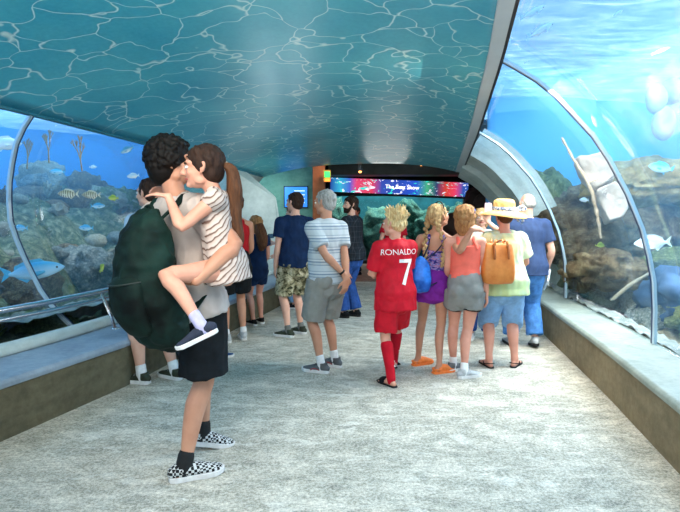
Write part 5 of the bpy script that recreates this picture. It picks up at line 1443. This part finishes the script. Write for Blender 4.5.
fish(91, 195, 5.4, .20, 176, K_band, 'banded pale fish, right one of the pair level side by side above the reef slope')
fish(34, 271, 5.0, .58, 6, K_jack, 'large silver blue jack fish gliding low behind the left glass', pitch=-6)
fish(102, 268, 5.6, .13, -40, K_yel, 'small yellow green fish low beside the big backpack', pitch=-40)
fish(113, 198, 5.8, .11, 180, K_yel, 'small yellow green fish right of the banded pair')
fish(98, 206, 5.7, .15, 10, K_blue, 'small pale blue fish just below the banded pair')
fish(57, 172, 6.0, .17, 185, K_blue, 'blue fish hovering near the reef crest under the sea fans')
fish(5, 144, 5.0, .30, 8, K_wh, 'pinkish white fish at the far left edge of the left glass')
fish(93, 167, 6.2, .09, 0, K_wh, 'tiny white fish near the crest of the left reef')
fish(133, 176, 5.8, .14, 180, K_wh, 'white fish nearest the tall man in the left tank', pitch=8)
fish(127, 150, 6.0, .16, 200, K_blue, 'pale blue fish high up near the left ceiling edge', pitch=30)
fish(86, 228, 5.5, .16, 175, K_blue, 'dim blue fish low over the middle of the left reef')
fish(125, 220, 5.7, .14, 140, K_band, 'banded fish close to the backpack edge', pitch=30)
fish(20, 228, 5.5, .16, 180, K_blue, 'dull blue fish just right of the left seam above the jack fish')
fish(652, 243, 5.4, .34, 165, K_wh, 'large white fish crossing the nearest right seam', pitch=6)
fish(661, 168, 6.5, .34, 185, K_blue, 'light blue fish resting over the tan coral mound in the right tank', pitch=-6)
fish(554, 249, 8.0, .22, 95, K_blue, 'pale blue fish beside the farthest right seam', pitch=40)
fish(577, 258, 7.0, .16, 200, K_blue, 'bright blue small fish above the boulders behind the right ledge')
fish(584, 200, 7.0, .14, 190, K_wh, 'small pale fish left of the cream slab')
fish(594, 121, 6.0, .17, 30, K_blue, 'slim dark backed fish diving in open water of the right tank', pitch=50)
fish(593, 133, 6.5, .08, 30, K_wh, 'tiny white fish below the diving fish')
fish(600, 246, 6.5, .15, 20, K_yel, 'small yellowish fish under the cream slab')
K_str = ('silver_fish', .07, .05, wh, whf, True)  # light glints on the acrylic, modelled as slim white fish shapes
for (u, v, Y, L, yaw, pt, lab) in ((533, 12, 5.0, .42, 35, -26, 'uppermost white light glint near the ceiling beam, shaped as a slim fish'), (541, 30, 5.0, .46, 35, -26, 'white light glint under the uppermost one near the beam, shaped as a slim fish'), (508, 42, 5.5, .16, 35, -30, 'short white light glint touching the ceiling beam, shaped as a fish'),
                                   (618, 13, 5.5, .20, 35, -26, 'white light glint high above the open water, shaped as a slim fish'), (661, 51, 5.5, .22, 10, -20, 'white light glint shaped as a slim fish near the right picture edge at the surface'), (526, 62, 6.0, .09, 30, -30, 'very small white light glint beside the top of the near seam, shaped as a fish')):
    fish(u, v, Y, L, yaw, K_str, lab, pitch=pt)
# sea fans on the left reef crest
M_fan = simple('mauve_sea_fan', '#9a8a66', .8, var=.3)
def fan_mesh(seed):
    rnd = random.Random(seed); b = MB()
    def br(p, d, L, r, n):
        e = p + d * L; b.tube([p, e], [r * 1.4, r], 5)
        if n == 0: return
        for k in range(3):
            q = (d + Vector((rnd.uniform(-.6, .6), rnd.uniform(-.2, .2), rnd.uniform(0, .3)))).normalized(); br(e, q, L * rnd.uniform(.6, .85), r * .7, n - 1)
    br(Vector((0, 0, 0)), Vector((0, 0, 1)), .14, .016, 4); return b.mesh()
for i, (u, v, Y, s_) in enumerate(((27, 168, 6.3, .8), (49, 162, 6.3, .85), (82, 170, 6.3, .85))):
    o = mk('sea_fan', fan_mesh(i), M_fan); o.location = D(u, v, Y); o.scale = (s_ * .55, s_ * .5, s_ * 1.05); o.rotation_euler = (0, .1 - .1 * i, .4)
    tag(o, ('leftmost brown feathery sea fan beside the left seam', 'middle one of the three brown feathery sea fans', 'rightmost brown feathery sea fan nearest the tall man')[i], 'sea fan')
# cream stone slab in the right tank
M_slab = m_reef('cream_stone', '#cfc0b2', '#f0e0d2', '#f8eade', '#fff8f0')
def slab(pts, name, label, Y0, dep, m):
    vs = [D(u, v, Y0 + k) for u, v, k in pts]; vb = [p + Vector((.12, dep, -.05)) for p in vs]; n = len(vs)
    fs = [tuple(range(n)), tuple(range(n, 2 * n))[::-1]] + [(i, (i + 1) % n, (i + 1) % n + n, i + n) for i in range(n)]
    me = remesh(from_py(vs + vb, fs, False), .022, 6); displace(me, lambda c: .03 * noise.noise(c * 5) + .012 * noise.noise(c * 16)); return tag(mk(name, me, m), label, 'rock')
slab([(576, 156, .2), (606, 151, 0), (619, 168, 0), (615, 177, 0), (594, 189, .1), (583, 175, .2)], 'stone_slab', 'upper cream coloured stone slab standing in the right tank', 6.2, .35, M_slab)
slab([(596, 190, 0), (616, 179, 0), (625, 190, 0), (631, 207, 0), (622, 217, 0), (610, 220, 0), (600, 204, .1)], 'stone_slab', 'lower cream coloured stone slab standing under the upper one', 6.15, .35, M_slab)
# thin dead branches beside the slab and pale pipe
M_branch = simple('pale_encrusted_branch', '#c9b49a', .9, .1, var=.3, scale=20, bump=.6)
b = MB(); b.tube([D(562, 138, 6.4), D(574, 160, 6.4), D(588, 183, 6.3), D(596, 208, 6.3), D(601, 238, 6.3)], [.014, .018, .024, .022, .016], 9, sub=4); b.tube([D(588, 183, 6.3), D(600, 178, 6.2)], [.016, .012], 8); me = remesh(b.mesh(), .009, 1); displace(me, lambda c: .012 * noise.noise(c * 14)); tag(mk('encrusted_branch', me, M_branch), 'pale encrusted branch leaning along the left side of the cream slabs', 'branch')
b = MB(); b.tube([D(612, 300, 5.6), D(630, 285, 5.6), D(652, 272, 5.7)], [.022, .024, .018], 10, sub=3); tag(mk('driftwood_log', remesh(b.mesh(), .012, 1), simple('grey_driftwood', '#7c7a6c', .8, bump=.5, scale=12)), 'grey driftwood log lying over the rocks beside the nearest right seam', 'log')
# pale rounded ellipsoids high in the right tank
M_pale = simple('pale_lilac_tone', '#6d8db6', .8, .1, var=.08, scale=4)
for i, (u, v, Y, r, lab) in enumerate(((656, 98, 6.5, (.13, .10, .19), 'left one of the two pale rounded shapes high at the right edge'), (672, 92, 6.7, (.18, .12, .16), 'right and higher one of the two pale rounded shapes at the right edge'), (664, 124, 6.5, (.14, .1, .22), 'lowest pale rounded shape hanging under the other two at the right edge'))):
    b = MB(); b.ell(D(u, v, Y), r, None, 24, 16); me = b.mesh(); displace(me, lambda c: .02 * noise.noise(c * 4)); tag(mk('pale_rounded_shape', me, M_pale), lab, 'sea creature')
# bigger feature rocks on the right
def feature(u, v, Y, s_, m, lab, me, name='reef_boulder', rz=0):
    o = bpy.data.objects.new(name, me.copy()); o.data.materials.clear(); o.data.materials.append(m); col.objects.link(o); o.location = D(u, v, Y); o.rotation_euler = (0, 0, rz); tag(o, lab, 'rock')
    mm = o.data; mm.transform(Matrix.Diagonal((*s_, 1)))
    if max(s_) > .6:
        s4 = bpy.data.objects.new('tmp', mm); col.objects.link(s4); q = s4.modifiers.new('s', 'SUBSURF'); q.levels = 1; q.subdivision_type = 'SIMPLE'
        dg = bpy.context.evaluated_depsgraph_get(); m2 = bpy.data.meshes.new_from_object(s4.evaluated_get(dg)); bpy.data.objects.remove(s4); o.data = m2
    displace(o.data, lambda c: .10 * noise.noise(c * 3) + .07 * (.5 - abs(noise.noise(c * 6))) + .035 * noise.noise(c * 14)); return o
M_tan = m_reef('tan_coral', '#7a6a3a', '#a8935a', '#c4b078', '#e6d8a8')
feature(662, 186, 7.2, (1.0, .7, .42), M_tan, 'broad tan coral mound at the right edge under the light blue fish', BRAINS[0], 'coral_mound')
feature(640, 235, 7.6, (1.4, .9, .9), M_reefs[2], 'dark brown reef massif behind the large white fish', ROCKS[1])
feature(590, 240, 8.2, (.8, .8, 1.0), M_reefs[2], 'brown reef pillar behind the cream slabs', ROCKS[2])
feature(565, 262, 8.3, (.5, .6, .8), M_reefs[0], 'olive brown rock stack beside the farthest seam', ROCKS[3])
feature(582, 275, 6.6, (.22, .22, .24), M_reefs[2], 'round brown boulder sitting behind the right ledge', ROCKS[4])
feature(612, 268, 6.2, (.36, .3, .28), M_reefs[2], 'craggy brown boulder with dark hollows behind the right ledge', ROCKS[5])
feature(682, 300, 5.6, (.36, .45, .45), simple('deep_blue_rock', '#2a4668', .85, var=.3, scale=5, bump=.5), 'deep blue rock low at the right picture edge', ROCKS[6])
feature(545, 230, 9.0, (.5, .6, 1.3), M_reefs[0], 'tall dark rock column beyond the bald man', ROCKS[0])
